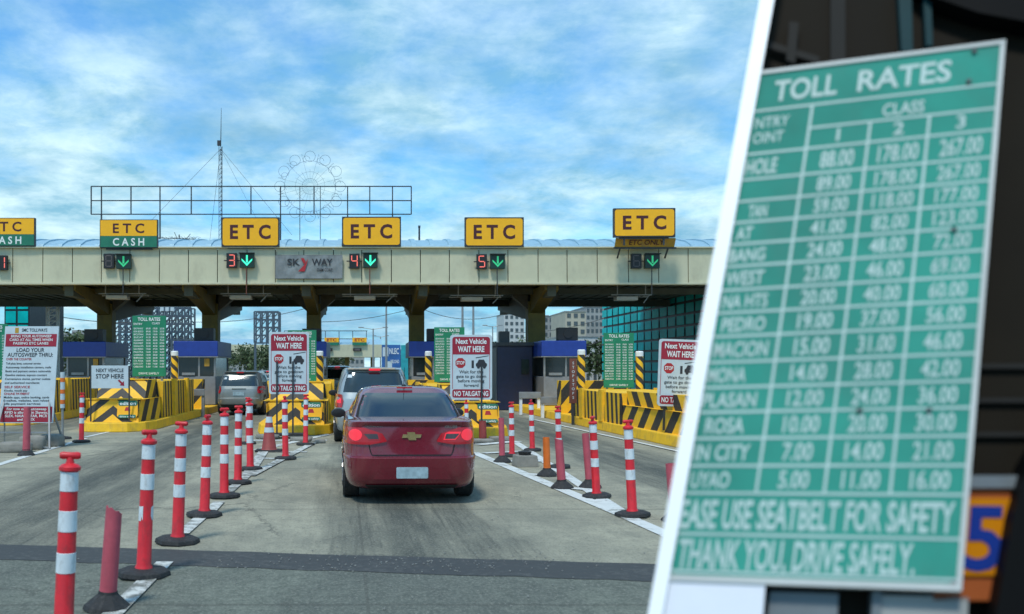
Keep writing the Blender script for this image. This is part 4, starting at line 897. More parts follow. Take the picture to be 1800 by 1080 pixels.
# ------------------------------------------------------------------ vehicles
class Car:
    """body made of superellipse rings stacked in z"""
    def __init__(s, lower, upper, n=5.5, nu=4.5, L=4.5, hood=.28):
        s.lo, s.up, s.n, s.nu, s.hood, s.L = lower, upper, n, nu, hood, L
    @staticmethod
    def interp(tab, z):
        if z <= tab[0][0]: return tab[0][1:]
        for a, b in zip(tab, tab[1:]):
            if z <= b[0]:
                t = (z - a[0]) / (b[0] - a[0]); return tuple(p + (q - p) * t for p, q in zip(a[1:], b[1:]))
        return tab[-1][1:]
    def rear(s, x, z, up=False):
        hw, yr, yf = s.interp(s.up if up else s.lo, z); n = s.nu if up else s.n
        yc, hl = (yr + yf) / 2, (yf - yr) / 2
        return yc - hl * max(0, 1 - min(.999, abs(x) / hw) ** n) ** (1 / n)
    def side(s, y, z, up=False):
        hw, yr, yf = s.interp(s.up if up else s.lo, z); n = s.nu if up else s.n
        yc, hl = (yr + yf) / 2, (yf - yr) / 2
        return hw * max(0, 1 - min(.999, abs(y - yc) / hl) ** n) ** (1 / n)
    def drop(s, y, z):
        t = max(0, min(1, (y - s.L * .70) / (s.L * .3))); t = t * t * (3 - 2 * t); zb = s.lo[0][0]
        return z - s.hood * t * (z - zb) / (s.lo[-1][0] - zb)
    def rings(s, mb, tab, n, cap, hood=False, N_=72):
        k = len(mb.v); rows = []
        tab2 = list(tab)
        for f, dz in cap:
            z, hw, yr, yf = tab[-1]; yc, hl = (yr + yf) / 2, (yf - yr) / 2; tab2.append((z + dz, hw * f, yc - hl * f, yc + hl * f))
        for z, hw, yr, yf in tab2:
            yc, hl = (yr + yf) / 2, (yf - yr) / 2
            for i in range(N_):
                t = 2 * math.pi * i / N_; c, q = math.cos(t), math.sin(t)
                x = hw * math.copysign(abs(c) ** (2 / n), c); y = yc + hl * math.copysign(abs(q) ** (2 / n), q)
                mb.v.append(Vector((x, y, s.drop(y, z) if hood else z)))
        m = len(tab2)
        for a in range(m - 1):
            for i in range(N_):
                j = (i + 1) % N_; mb._f((k + a * N_ + i, k + a * N_ + j, k + (a + 1) * N_ + j, k + (a + 1) * N_ + i))
        mb._f([k + i for i in range(N_)][::-1]); mb._f([k + (m - 1) * N_ + i for i in range(N_)])
    def patch(s, mb, rows, d=.006, nx=12, up=False, mi=0, nz=4):
        """rows: (z, xl, xr) bottom to top, laid on the rear surface"""
        k = len(mb.v); zs = []
        for a, b in zip(rows, rows[1:]):
            for i in range(nz): t = i / nz; zs.append(tuple(p + (q - p) * t for p, q in zip(a, b)))
        zs.append(rows[-1])
        for z, xl, xr in zs:
            for i in range(nx + 1): x = xl + (xr - xl) * i / nx; mb.v.append(Vector((x, s.rear(x, z, up) - d, z)))
        for a in range(len(zs) - 1):
            for i in range(nx): mb._f((k + a * (nx + 1) + i, k + a * (nx + 1) + i + 1, k + (a + 1) * (nx + 1) + i + 1, k + (a + 1) * (nx + 1) + i), mi)
    def spatch(s, mb, sg, rows, d=.006, ny=12, up=True, nz=4):
        k = len(mb.v); zs = []
        for a, b in zip(rows, rows[1:]):
            for i in range(nz): t = i / nz; zs.append(tuple(p + (q - p) * t for p, q in zip(a, b)))
        zs.append(rows[-1])
        for z, ya, yb in zs:
            for i in range(ny + 1): y = ya + (yb - ya) * i / ny; mb.v.append(Vector((sg * (s.side(y, z, up) + d), y, z)))
        for a in range(len(zs) - 1):
            for i in range(ny):
                q = (k + a * (ny + 1) + i, k + a * (ny + 1) + i + 1, k + (a + 1) * (ny + 1) + i + 1, k + (a + 1) * (ny + 1) + i); mb._f(q if sg > 0 else q[::-1])
def wheels(t, ys, hx, r=.32, wd=.21):
    RY = Matrix.Rotation(rad(90), 3, 'Y')
    for y in ys:
        for s_ in (-1, 1):
            x = s_ * (hx - wd / 2)
            w_ = thing('wheel', None, None) if False else None
            mb = MB(); mb.lathe([(r * .62, -wd / 2), (r * .93, -wd / 2), (r, -wd * .38), (r, wd * .38), (r * .93, wd / 2), (r * .62, wd / 2)], (x, y, r), 28, M=RY); wh = mb.build('wheel', M['rubber'], t, smooth='auto')
            mb = MB(); xo = x + s_ * (wd / 2 - .02); mb.lathe([(r * .61, 0), (r * .6, .024), (r * .5, .012), (r * .14, .016), (r * .1, .03)], (xo - (0 if s_ > 0 else 0), y, r), 20, M=Matrix.Rotation(rad(90 * s_), 3, 'Y'))
            for k in range(5):
                a = rad(72 * k); mb.bar((xo + s_ * .02, y + .05 * math.cos(a), r + .05 * math.sin(a)), (xo + s_ * .022, y + r * .58 * math.cos(a), r + r * .58 * math.sin(a)), .02, .045)
            mb.build('rim', M['rim'], wh)
def arches(t, car, ys, r, zmid):
    for y in ys:
        for s_ in (-1, 1):
            mb = MB(); n = 20; pts = []
            for i in range(n + 1):
                a = math.pi * i / n; yy, z = y + (r + .06) * math.cos(a), max(.2, zmid + (r + .06) * math.sin(a)); pts.append(Vector((s_ * (car.side(yy, z) + .005), yy, z)))
            c = Vector((s_ * (car.side(y, zmid) + .005), y, zmid - .1))
            for p, q in zip(pts, pts[1:]): mb.face([c, p, q] if s_ > 0 else [c, q, p])
            mb.build('wheel_arch', M['gap'], t)
def mirror(t, x, y, z, m):
    for s_ in (-1, 1):
        mb = MB(); mb.lathe([(.02, -.05), (.075, -.04), (.09, 0), (.075, .05), (.03, .07)], (s_ * (x + .10), y, z), 12, M=Matrix.Rotation(rad(-90), 3, 'X'), sx=1.3, sy=.85); mb.bar((s_ * (x - .08), y, z - .04), (s_ * (x + .05), y, z - .02), .05); mr = mb.build('mirror', M[m], t, smooth='auto')
def bowtie(car, z, w_, h, d=.012, cx_=0):
    mb = MB(); pts = [(-.5, -.22), (-.2, -.22), (-.15, -.5), (.24, -.5), (.2, -.22), (.44, -.22), (.5, .22), (.2, .22), (.15, .5), (-.24, .5), (-.2, .22), (-.44, .22)]
    y = car.rear(0, z) - d; mb.slab([(cx_ + px * w_, py * h) for px, py in pts], (0, y, z), EX, EZ, .012); return mb
def sedan():
    t = thing('red_sedan', 'deep red sedan seen from behind in the middle lane with glowing tail lamps', 'car')
    lo = [(.19, .78, .22, 4.35), (.24, .83, .09, 4.48), (.32, .855, .035, 4.52), (.45, .87, .01, 4.55), (.56, .878, .0, 4.55), (.598, .882, -.004, 4.55), (.606, .88, .004, 4.54), (.614, .872, .075, 4.53), (.66, .870, .085, 4.52), (.80, .872, .09, 4.5), (.93, .866, .10, 4.48), (.99, .856, .108, 4.46), (1.03, .846, .082, 4.44), (1.05, .838, .078, 4.43), (1.058, .826, .092, 4.42)]
    up = [(1.00, .80, .50, 3.75), (1.06, .775, .58, 3.6), (1.15, .735, .76, 3.42), (1.25, .69, .96, 3.18), (1.34, .655, 1.16, 2.92), (1.39, .63, 1.30, 2.72), (1.42, .60, 1.42, 2.58)]
    c = Car(lo, up, 8.0, 6.0, 4.5, .3)
    mb = MB(); c.rings(mb, lo, 8.0, ((.965, .004), (.9, .022), (.75, .03), (.5, .03)), True); c.rings(mb, up, 6.0, ((.9, .025), (.75, .04), (.5, .052), (.2, .055)))
    mb.build('body', M['car_red'], t, smooth='auto')
    mb = MB(); c.patch(mb, [(1.085, -.67, .67), (1.22, -.64, .64), (1.36, -.575, .575), (1.385, -.55, .55)], .008, 20, True); rw = mb.build('rear_window', M['car_glass'], t, smooth=True)
    mb = MB(); c.patch(mb, [(1.068, -.70, .70), (1.085, -.69, .69)], .0105, 20, True); c.patch(mb, [(1.085, -.70, -.665), (1.22, -.66, -.633), (1.36, -.595, -.568)], .0105, 2, True); c.patch(mb, [(1.085, .665, .70), (1.22, .633, .66), (1.36, .568, .595)], .0105, 2, True); mb.build('rubber_seal', M['gap'], rw)
    for s_ in (-1, 1):
        mb = MB(); c.spatch(mb, s_, [(1.07, 1.15, 3.25), (1.2, 1.3, 3.02), (1.36, 1.62, 2.72)]); mb.build('side_window', M['car_glass'], t, smooth=True)
        mb = MB(); rows = [(.765, .52, .842), (.80, .325, .850), (.815, .318, .852), (.905, .375, .848), (.978, .60, .835)]
        c.patch(mb, [(z, s_ * b if s_ < 0 else a, s_ * a if s_ < 0 else b) for z, a, b in rows], .02, 14); tl = mb.build('tail_lamp', M['tail'], t, smooth=True)
        mb = MB(); c.patch(mb, [(z, -b if s_ < 0 else a, -a if s_ < 0 else b) for z, a, b in rows], .004, 14); 
        zc, xc, r = .885, .715, .075
        g = MB(); rr = [(zc + r * math.sin(rad(a)), s_ * xc - r * 1.15 * math.cos(rad(a)), s_ * xc + r * 1.15 * math.cos(rad(a))) for a in (-85, -60, -30, 0, 30, 60, 85)]; c.patch(g, rr, .024, 8, nz=2); g.build('lamp_lens', M['tail_lit'], tl, smooth=True)
        g = MB(); rows2 = [(.822, .40, .555), (.905, .425, .625), (.925, .47, .625)]; c.patch(g, [(z, -b if s_ < 0 else a, -a if s_ < 0 else b) for z, a, b in rows2], .0235, 8); g.build('inner_rim', M['tail_lit'] if s_ > 0 else M['tail'], tl, smooth=True)
        g = MB(); rows3 = [(.836, .418, .548), (.900, .437, .608)]; c.patch(g, [(z, -b if s_ < 0 else a, -a if s_ < 0 else b) for z, a, b in rows3], .026, 8); g.build('reverse_lens', M['tail_dark'], tl, smooth=True)
        mb = MB(); c.patch(mb, [(.632, s_ * .505 - .007, s_ * .505 + .007), (.68, s_ * .525 - .007, s_ * .525 + .007), (.77, s_ * .545 - .007, s_ * .545 + .007)], .004, 2); mb.build('trunk_gap', M['gap'], t)
    mb = MB(); c.patch(mb, [(.622, -.5, .5), (.638, -.5, .5)], .004, 20); mb.build('trunk_gap', M['gap'], t)
    mb = MB(); c.patch(mb, [(.205, -.55, .55), (.255, -.6, .6)], .012, 20); mb.build('lower_valance', M['black'], t, smooth=True)
    mb = MB(); c.patch(mb, [(.33, -.5, .5), (.47, -.42, .42)], .003, 20); mb.build('plate_recess', M['car_red'], t, smooth=True)
    mb = MB(); mb.slab(rrect(-.2, .345, .2, .485, .015), (0, c.rear(.1, .41) - .02, 0), EX, EZ, .015); mb.build('licence_plate', M['plate'], t)
    mb = bowtie(c, .87, .25, .10, .014); mb.build('emblem', M['gold'], t)
    mb = MB(); mb.text('CHEVROLET', (-.60, c.rear(.5, .99) - .006, .982), EX, EZ, .022, 'L', width=.24); mb.text('CRUZE', (.42, c.rear(.5, .97) - .006, .972), EX, EZ, .03, 'L', width=.16); mb.build('lettering', M['chrome'], t)
    mb = MB(); mb.box((0, 1.42, 1.455), (.22, .05, .018)); mb.build('high_brake_lamp', M['tail'], t)
    mb = MB(); mb.lathe([(.035, 0), (.03, .02), (.012, .03)], (.0, 1.56, 1.47), 10); mb.tube((0, 1.56, 1.49), (0, 1.42, 1.74), .005, .003, n=6); mb.build('antenna', M['black'], t)
    mirror(t, .84, 3.0, 1.02, 'black')
    wheels(t, (.92, 3.6), .872, .325, .22); arches(t, c, (.92, 3.6), .325, .325)
    mb = MB(); mb.box((0, 2.3, .26), (1.5, 3.7, .14)); mb.build('underbody', M['black'], t)
    for s_ in (-1, 1):
        mb = MB()
        for y in (1.25, 2.3, 3.3):
            for z0, z1 in ((.3, .6), (.6, .98)): c.spatch(mb, s_, [(z0, y - .004, y + .004), (z1, y - .004, y + .004)], .003, 1, False)
        mb.build('door_gap', M['gap'], t)
    return t
car = sedan(); car.location = (.535, 11.45, 0); car.rotation_euler = (0, 0, rad(1.8))
def wagon(name, label, paint, W_, Hh, L_, lit, glass0, glass1, low_light):
    t = thing(name, label, 'car'); hw = W_ / 2; bz = Hh * .56
    lo = [(.24, hw * .88, .18, L_ - .2), (.32, hw * .95, .05, L_ - .06), (.45, hw * .985, .0, L_), (.60, hw, .0, L_), (.64, hw * .995, .05, L_ - .01), (.8, hw * .995, .06, L_ - .04), (bz, hw * .97, .08, L_ - .1), (bz + .05, hw * .95, .09, L_ - .15)]
    up = [(bz, hw * .955, .085, L_ * .78), (bz + .08, hw * .94, .11, L_ * .75), (bz + (Hh - bz) * .5, hw * .875, .23, L_ * .69), (Hh - .13, hw * .80, .36, L_ * .62), (Hh - .06, hw * .76, .43, L_ * .59)]
    c = Car(lo, up, 6.5, 6.5, L_, .22); mb = MB(); c.rings(mb, lo, 6.5, ((.95, .01), (.8, .02)), True); c.rings(mb, up, 6.5, ((.95, .03), (.85, .045), (.6, .058), (.3, .06)))
    mb.build('body', M[paint], t, smooth='auto')
    mb = MB(); c.patch(mb, [(glass0, -hw * .86, hw * .86), ((glass0 + glass1) / 2, -hw * .80, hw * .80), (glass1, -hw * .70, hw * .70)], .008, 16, True); g = mb.build('rear_window', M['car_glass'], t, smooth=True)
    mb = MB(); c.patch(mb, [(glass1 - .12, -hw * .66, -hw * .54), (glass1 - .05, -hw * .64, -hw * .54)], .012, 3, True); mb.build('sticker', M['sign_grey'], g)
    for s_ in (-1, 1):
        mb = MB(); c.spatch(mb, s_, [(bz + .06, .75, L_ * .7), (Hh - .16, .8, L_ * .58)]); mb.build('side_window', M['car_glass'], t, smooth=True)
        mb = MB(); z0, z1 = low_light; rows = [(z0, hw * .80, hw * .965), ((z0 + z1) / 2, hw * .76, hw * .968), (z1, hw * .80, hw * .955)]
        c.patch(mb, [(z, -b if s_ < 0 else a, -a if s_ < 0 else b) for z, a, b in rows], .02, 8); tl = mb.build('tail_lamp', M['tail'], t, smooth=True)
        if lit: mb = MB(); zc = (z0 + z1) / 2; c.patch(mb, [(zc - .05, s_ * hw * .87 - .05, s_ * hw * .87 + .05), (zc + .06, s_ * hw * .87 - .05, s_ * hw * .87 + .05)], .026, 4); mb.build('lamp_lens', M['tail_lit'], tl, smooth=True)
    mb = MB(); mb.slab(rrect(-.2, 0, .2, .13, .01), (0, -.02 + c.rear(0, .75), .72), EX, EZ, .012); mb.build('licence_plate', M['plate'], t)
    mb = MB(); c.patch(mb, [(.25, -hw * .8, hw * .8), (.40, -hw * .9, hw * .9)], .01, 14); mb.build('lower_bumper', M['black'], t, smooth=True)
    mb = MB(); c.patch(mb, [(.612, -hw * .75, hw * .75), (.62, -hw * .75, hw * .75)], .005, 14); mb.build('tailgate_gap', M['gap'], t)
    mb = MB(); mb.grid(lambda u, v: ((u - .5) * hw * 1.4, .30 + .2 * v + .06 * abs(2 * u - 1) ** 3, Hh - .05 + .035 * v), 14, 3); mb.build('roof_spoiler', M[paint], t, smooth=True)
    mb = MB(); mb.box((.02, .30, Hh - .055), (.26, .03, .05)); mb.build('high_brake_lamp', M['tail_lit'] if lit else M['tail'], t)
    mb = MB(); mb.box((0, .02 + c.rear(0, glass0 - .1), glass0 - .1), (.5, .08, .035)); mb.build('tailgate_handle', M['chrome'] if not lit else M[paint], t)
    mirror(t, hw * .93, L_ * .68, bz + .1, 'black' if lit else paint)
    wheels(t, (.85, L_ - .95), hw - .01, .35, .23); arches(t, c, (.85, L_ - .95), .35, .35)
    mb = MB(); mb.box((0, L_ / 2, .3), (W_ * .85, L_ * .85, .14)); mb.build('underbody', M['black'], t)
    return t
suv = wagon('silver_suv', 'pale silver SUV ahead of the red sedan with red brake lamps lit', 'car_silver', 1.84, 1.74, 4.6, True, 1.17, 1.62, (.82, 1.12)); suv.location = (.10, 20.6, 0); suv.rotation_euler = (0, 0, rad(1.9))
mpv = wagon('silver_mpv', 'grey silver MPV stopped beside the booth in the left-hand lane', 'car_grey', 1.70, 1.60, 4.2, False, 1.06, 1.42, (.80, 1.05)); mpv.location = ((419 - CX) / F * 32.5, 32.5, 0); mpv.rotation_euler = (0, 0, rad(-1))
far = wagon('far_van', 'small pale van glimpsed far ahead left of the SUV', 'car_silver', 1.7, 1.8, 4.2, True, 1.17, 1.62, (.82, 1.1)); far.location = ((592 - CX) / F * 46, 46, 0)
far2 = wagon('far_car', 'dark grey car far down the left-hand lane beyond the MPV', 'car_grey', 1.7, 1.5, 4.2, True, 1.02, 1.38, (.75, .95)); far2.location = ((470 - CX) / F * 60, 60, 0)
# ------------------------------------------------------------------ buildings and background
def glass_building(name, label, x, y0, y1, h, depth, rows, cols, rowh):
    t = thing(name, label, 'building', (x, y0, 0), rad(.6)); Ly = y1 - y0; sg = 1 if depth > 0 else -1
    mb = MB(); mb.box((depth / 2 + sg * .12, Ly / 2, h / 2), (abs(depth), Ly, h)); mb.build('wall', M['mullion'], t)
    for k in range(cols):
        ya, yb = Ly * k / cols + .10, Ly * (k + 1) / cols - .10; mb = MB()
        for j in range(rows):
            z = h - (j + 1) * rowh + .05
            if z < .2: break
            tw = RND.uniform(-.006, .006); q = [(0 + tw, ya, z), (0, yb, z), (0, yb, z + rowh - .12), (tw, ya, z + rowh - .12)]; mb.face(q[::-1] if sg > 0 else q)
        mb.build('window', M['teal'], t)
    for k in range(8):
        xa, xb = depth * k / 8 + .25, depth * (k + 1) / 8 + .05; mb = MB()
        for j in range(rows):
            z = h - (j + 1) * rowh + .05
            if z > .2: mb.face([(xa, -.06, z), (xb, -.06, z), (xb, -.06, z + rowh - .12), (xa, -.06, z + rowh - .12)])
        mb.build('window', M['teal'], t)
    return t
glass_building('glass_building', 'teal glass building with a dark grid on the right behind the canopy', 14.6, 37.2, 56.5, 6.9, 14, 13, 16, .54)
t = thing('glass_tower', 'small teal glazed block seen under the left end of the canopy', 'building', P(30, 645, 54)); t.location.z = 0
mb = MB(); mb.box((0, 3, 3.6), (1.5, 6, 7.2)); mb.build('wall', M['mullion'], t)
for k in range(2):
    for j in range(8): mb = MB(); mb.box((-.36 + .72 * k, -.02, .6 + .82 * j), (.6, .05, .7)); mb.build('window', M['teal'], t)
def block(label, px0, px1, py0, Y, m, nx, nz, dep=10, wh=.5, ww=.55):
    a = P(px0, py0, Y); b = P(px1, py0, Y); W_ = b.x - a.x; h = a.z
    t = thing('apartment_block', label, 'building', (a.x, Y, 0)); mb = MB(); mb.box((W_ / 2, dep / 2, h / 2), (W_, dep, h)); mb.build('wall', M[m], t)
    mb = MB(); mb.box((W_ / 2, dep / 2, h + W_ * .01), (W_ * 1.03, dep * 1.02, W_ * .03)); mb.box((W_ * .35, dep / 2, h + W_ * .06), (W_ * .25, dep * .3, W_ * .1)); mb.build('roof', M['apt3'], t)
    vis = 6.0 / (H + Y * 0) if False else 0
    for j in range(nz):
        for i in range(nx):
            cw, chh = W_ / nx, (h - .3) / nz; mb = MB(); mb.box(((i + .5) * cw, -.02 * 1, h - (j + .5) * chh), (cw * ww, .12, chh * wh)); mb.build('window', M['bldwin'], t)
    return t
block('tall pale apartment block seen through the gap right of the middle WAIT HERE sign', 886, 922, 552, 240, 'apt', 4, 9, 14)
block('cream apartment block between column and glazed building', 994, 1030, 548, 150, 'apt2', 3, 8, 12)
block('grey apartment block touching the glazed building', 1030, 1068, 540, 160, 'apt3', 5, 10, 12)
block('grey apartment block just right of the rightmost column', 955, 992, 556, 170, 'apt3', 4, 8, 12)
block('low white building behind the rightmost booth', 990, 1052, 592, 74, 'apt', 5, 3, 8, .4, .4)
block('pale low block far beyond the left booths', 96, 176, 588, 120, 'apt3', 7, 4, 8, .5, .5)
block('wide pale low block far beyond the STOP HERE island', 296, 345, 596, 130, 'apt', 5, 3, 8)
block('pale block behind the second toll plaza', 575, 640, 618, 260, 'apt3', 8, 3, 10)
block('small grey block under the far plaza near the MPV', 400, 470, 632, 200, 'apt3', 8, 2, 10)
# second toll plaza far ahead
Yf = 150; t = thing('far_toll_canopy', 'second cream toll canopy far ahead under the first one', 'canopy', (0, Yf, 0))
def D(px, py, y=Yf): p = P(px, py, y); return Vector((p.x, p.y - Yf, p.z))
a, b = D(375, 628), D(671, 606); mb = MB(); mb.box(((a.x + b.x) / 2, 4, (a.z + b.z) / 2), (b.x - a.x, 8, b.z - a.z)); mb.build('fascia', M['cream'], t)
mb = MB(); mb.grid(lambda u, v: (a.x + (b.x - a.x) * u, 8 * v, b.z + 1.0 * math.sin(math.pi * min(1, v * 1.0))), 2, 8); mb.build('roof', M['roof'], t)
for px in (392, 432, 478, 520, 562, 609, 655): q = D(px, 640); mb = MB(); mb.box((q.x, 4, a.z / 2), (.7, .7, a.z)); mb.build('column', M['beam'], t)
mb = MB()
for py in (582, 596): mb.bar(D(500, py), D(646, py), .12)
for px in range(500, 650, 24): mb.bar(D(px, 582), D(px, 606), .12)
mb.build('roof_rail', M['lattice'], t)
for px, lb in ((583, 'left small yellow and green lane sign on the far toll canopy'), (632, 'right small yellow and green lane sign on the far toll canopy')):
    p = P(px, 607, Yf - .3); t = thing('far_lane_sign', lb, 'sign', p, 0, 'lane signs on the far toll canopy')
    mb = MB(); mb.box((0, 0, .85), (2.35, .2, .75)); mb.build('face', M['etc'], t); mb = MB(); mb.box((0, 0, .22), (2.35, .2, .5)); mb.build('lower_face', M['green_face'], t)
    mb = MB(); mb.text('ETC', (0, -.12, .62), EX, EZ, .5, width=1.6, bold=.04); mb.build('lettering', M['red_ink'], t)
    p2 = P(px - 6 if px < 600 else px - 4, 615, Yf - .3); t = thing('far_lane_display', ('dark lane display under the left far sign' if px < 600 else 'dark lane display under the right far sign'), 'display', p2, 0, 'lane displays on the far toll canopy'); mb = MB(); mb.box((0, 0, 0), (1.4, .2, .5)); mb.build('housing', M['black'], t); mb = MB(); mb.box((0, -.12, 0), (.9, .03, .3)); mb.build('screen', M['led_off'], t)
# billboards and street furniture in the gap
t = thing('billboard', 'blue billboard left of a teal panel in the central gap', 'billboard', (P(671, 645, 110).x, 110, 0))
W_ = 33 / F * 110; mb = MB(); mb.box((W_ / 2, 0, 2.6), (W_, .3, 3.6)); mb.build('panel', M['bill'], t)
mb = MB(); mb.text('NLEC', (W_ * .66, -.17, 3.3), EX, EZ, .7, width=W_ * .5, bold=.02); mb.text('RELOAD', (W_ * .7, -.17, 2.2), EX, EZ, .4, width=W_ * .45); mb.build('lettering', M['white_ink'], t)
mb = MB(); mb.quad((0, -.17, 0), EX, EZ, W_ * .05, 3.0, W_ * .35, 4.1); mb.quad((0, -.17, 0), EX, EZ, W_ * .3, 1.2, W_ * .55, 2.4); mb.build('picture', M['sign_grey'], t)
for x in (.2, .8): mb = MB(); mb.box((W_ * x, .3, .6), (.25, .25, 1.2)); mb.build('leg', M['steel'], t)
t = thing('teal_hoarding', 'plain teal hoarding next to the blue billboard', 'hoarding', (P(712, 645, 105).x, 105, 0)); mb = MB(); mb.box((0, 0, 2.2), (.95, .2, 4.1)); mb.build('panel', M['bill2'], t); mb = MB(); mb.box((0, .25, 1.2), (.2, .2, 2.4)); mb.build('post', M['steel'], t)
def lamp(px, py, Y, label, arm=1.6):
    c = P(px, py, Y); t = thing('street_lamp', label, 'street lamp', (c.x, Y, 0), 0, 'street lamps beyond the canopy')
    mb = MB(); mb.tube((0, 0, 0), (0, 0, c.z), .14, .08, n=8); mb.build('pole', M['steel'], t)
    mb = MB(); mb.tube((-arm, 0, c.z + .15), (0, 0, c.z - .1), .05, n=6); mb.tube((arm, 0, c.z + .15), (0, 0, c.z - .1), .05, n=6); mb.build('arm', M['steel'], t)
    for s_ in (-1, 1): mb = MB(); mb.box((s_ * arm, 0, c.z + .15), (.7, .3, .14)); mb.build('lamp_head', M['steel'], t)
lamp(679, 520, 95, 'tall street lamp right of the far yellow signs', 2); lamp(656, 578, 120, 'street lamp left of the tall one in the central gap'); lamp(669, 592, 170, 'tiny street lamp farthest off in the central gap', 1.2)
lamp(832, 520, 80, 'street lamp pole above the middle WAIT HERE sign', 1.8); lamp(813, 515, 76, 'pale pole left of the lamp above the middle WAIT HERE sign', 1.2); lamp(866, 574, 140, 'street lamp above the navy cabin', 1.2)
# lattice structures
def lattice(name, label, cat, px0, px1, py0, py1, Y, cx_n, cz_n, wq, dense=False, legs=True, depth=1.5):
    a = P(px0, py1, Y); b = P(px1, py0, Y); W_, Hh = b.x - a.x, b.z - a.z; z0 = max(a.z, 0); t = thing(name, label, cat, (a.x, Y, 0)); mb = MB()
    for i in range(cx_n + 1):
        x = W_ * i / cx_n
        for y in (0, depth): mb.bar((x, y, z0), (x, y, b.z), wq)
    mb.build('upright', M['lattice'], t); mb = MB()
    for j in range(cz_n + 1):
        z = z0 + (b.z - z0) * j / cz_n
        for y in (0, depth): mb.bar((0, y, z), (W_, y, z), wq * .8)
    mb.build('rail', M['lattice'], t); mb = MB()
    for i in range(cx_n):
        for j in range(cz_n):
            xa, xb = W_ * i / cx_n, W_ * (i + 1) / cx_n; za, zb = z0 + (b.z - z0) * j / cz_n, z0 + (b.z - z0) * (j + 1) / cz_n
            mb.bar((xa, 0, za), (xb, 0, zb), wq * .6)
            if dense: mb.bar((xb, depth, za), (xa, depth, zb), wq * .6); mb.bar((xa, 0, za), (xa, depth, zb), wq * .5)
    mb.build('bracing', M['lattice'], t)
    if legs and z0 > .3:
        for x in (0, W_): mb = MB(); mb.bar((x, depth / 2, 0), (x, depth / 2, z0), wq * 1.5); mb.build('leg', M['lattice'], t)
    return t
lattice('lattice_billboard', 'dense steel lattice frame behind the left toll rates board', 'frame', 200, 336, 541, 668, 72, 12, 9, .13, True)
lattice('lattice_tower', 'open lattice tower above the silver MPV', 'tower', 447, 490, 548, 603, 92, 4, 4, .15)
t = lattice('ladder_mast', 'pale ladder-like mast behind the tall notice', 'mast', 82, 100, 535, 690, 46, 1, 16, .07, False, False, .3)
for ch in t.children: ch.data.materials[0] = M['white']
for k, (px, py, lb) in enumerate(((205, 548, 'left pair of floodlights on the lattice frame'), (240, 545, 'middle floodlights on the lattice frame'), (285, 546, 'right floodlights on the lattice frame'))):
    c = P(px, py, 71); t = thing('floodlight', lb, 'floodlight', c, 0, 'floodlights on the lattice frame')
    mb = MB()
    for i in range(3): mb.box((.4 * i, 0, .1), (.26, .2, .3))
    mb.build('lamp_head', M['sign_grey'], t); mb = MB(); mb.bar((-.2, .1, -.1), (1.1, .1, -.1), .06); mb.build('bracket', M['lattice'], t)
def wire(label, pts, sag, r=.025):
    p, q = pts; mb = MB(); pr = None; c = (p + q) / 2
    for i in range(17):
        u = i / 16; v = p.lerp(q, u) - Vector((0, 0, sag * 4 * u * (1 - u))) - c
        if pr is not None: mb.tube(pr, v, r, n=4)
        pr = v
    o = mb.build('overhead_cable', M['wire']); o.location = c; tag(o, label, 'cable', 'overhead cables behind the canopy')
for lb, a, b, s_ in (('slack cable crossing above the silver MPV', P(330, 566, 80), P(560, 536, 80), .5), ('upper cable in the central gap', P(545, 566, 85), P(735, 540, 85), .4), ('cable sagging beside the pole above the middle WAIT HERE sign', P(735, 540, 85), P(905, 545, 85), 1.0), ('cable running right past the apartment blocks', P(905, 585, 90), P(1100, 545, 90), .6), ('cable above the left booths', P(60, 548, 62), P(330, 560, 62), .5), ('dark cable low behind the rightmost booth', P(985, 606, 60), P(1070, 592, 60), .35)):
    wire(lb, (a, b), s_)
# trees
def tree(px, Y, h, r, label, seed):
    rr = random.Random(seed); x = (px - CX) / F * Y; t = thing('tree', label, 'tree', (x, Y, 0), 0, 'trees beyond the toll plaza')
    mb = MB(); mb.tube((0, 0, 0), (.1, 0, h * .55), .22, .12, n=8)
    for k in range(6): a = rr.uniform(0, 6.28); mb.tube((.1, 0, h * rr.uniform(.35, .55)), (math.cos(a) * r * .6, math.sin(a) * r * .6, h * rr.uniform(.6, .85)), .09, .03, n=6)
    mb.build('trunk', M['bark'], t); mb = MB()
    cl = [(Vector((rr.gauss(0, .45) * r, rr.gauss(0, .45) * r, h * rr.uniform(.45, .95))), rr.uniform(.25, .5) * r) for _ in range(26)]
    for c, cr in cl:
        for _ in range(60):
            d = Vector((rr.gauss(0, 1), rr.gauss(0, 1), rr.gauss(0, 1))).normalized(); p = c + d * cr * rr.uniform(.5, 1.05); s_ = rr.uniform(.12, .26)
            u = Vector((rr.gauss(0, 1), rr.gauss(0, 1), rr.gauss(0, 1))).normalized(); v = u.cross(d).normalized()
            mb.face([p - u * s_, p + v * s_ * .6, p + u * s_, p - v * s_ * .6])
    mb.build('crown', M['leaf'], t)
for k, (px, Y, h, r, lb) in enumerate(((1062, 70, 3.6, 2.0, 'green tree below the glass building edge behind the right island'), (862, 90, 4.2, 2.2, 'tree left of the navy cabin'), (940, 110, 5.0, 2.4, 'tree behind the rightmost column'), (440, 120, 4.2, 2.6, 'tree beyond the MPV under the far canopy'), (480, 110, 3.8, 2.4, 'tree left of the hidden booth beyond the WAIT HERE sign'), (130, 80, 4.5, 2.5, 'tree beyond the left booths'), (390, 130, 4.6, 2.8, 'tree left of the MPV in the distance'), (720, 130, 3.9, 2.6, 'tree right of the teal hoarding'), (590, 170, 4.2, 3.0, 'tree under the far yellow lane signs'))):
    tree(px, Y, h, r, lb, 40 + k)
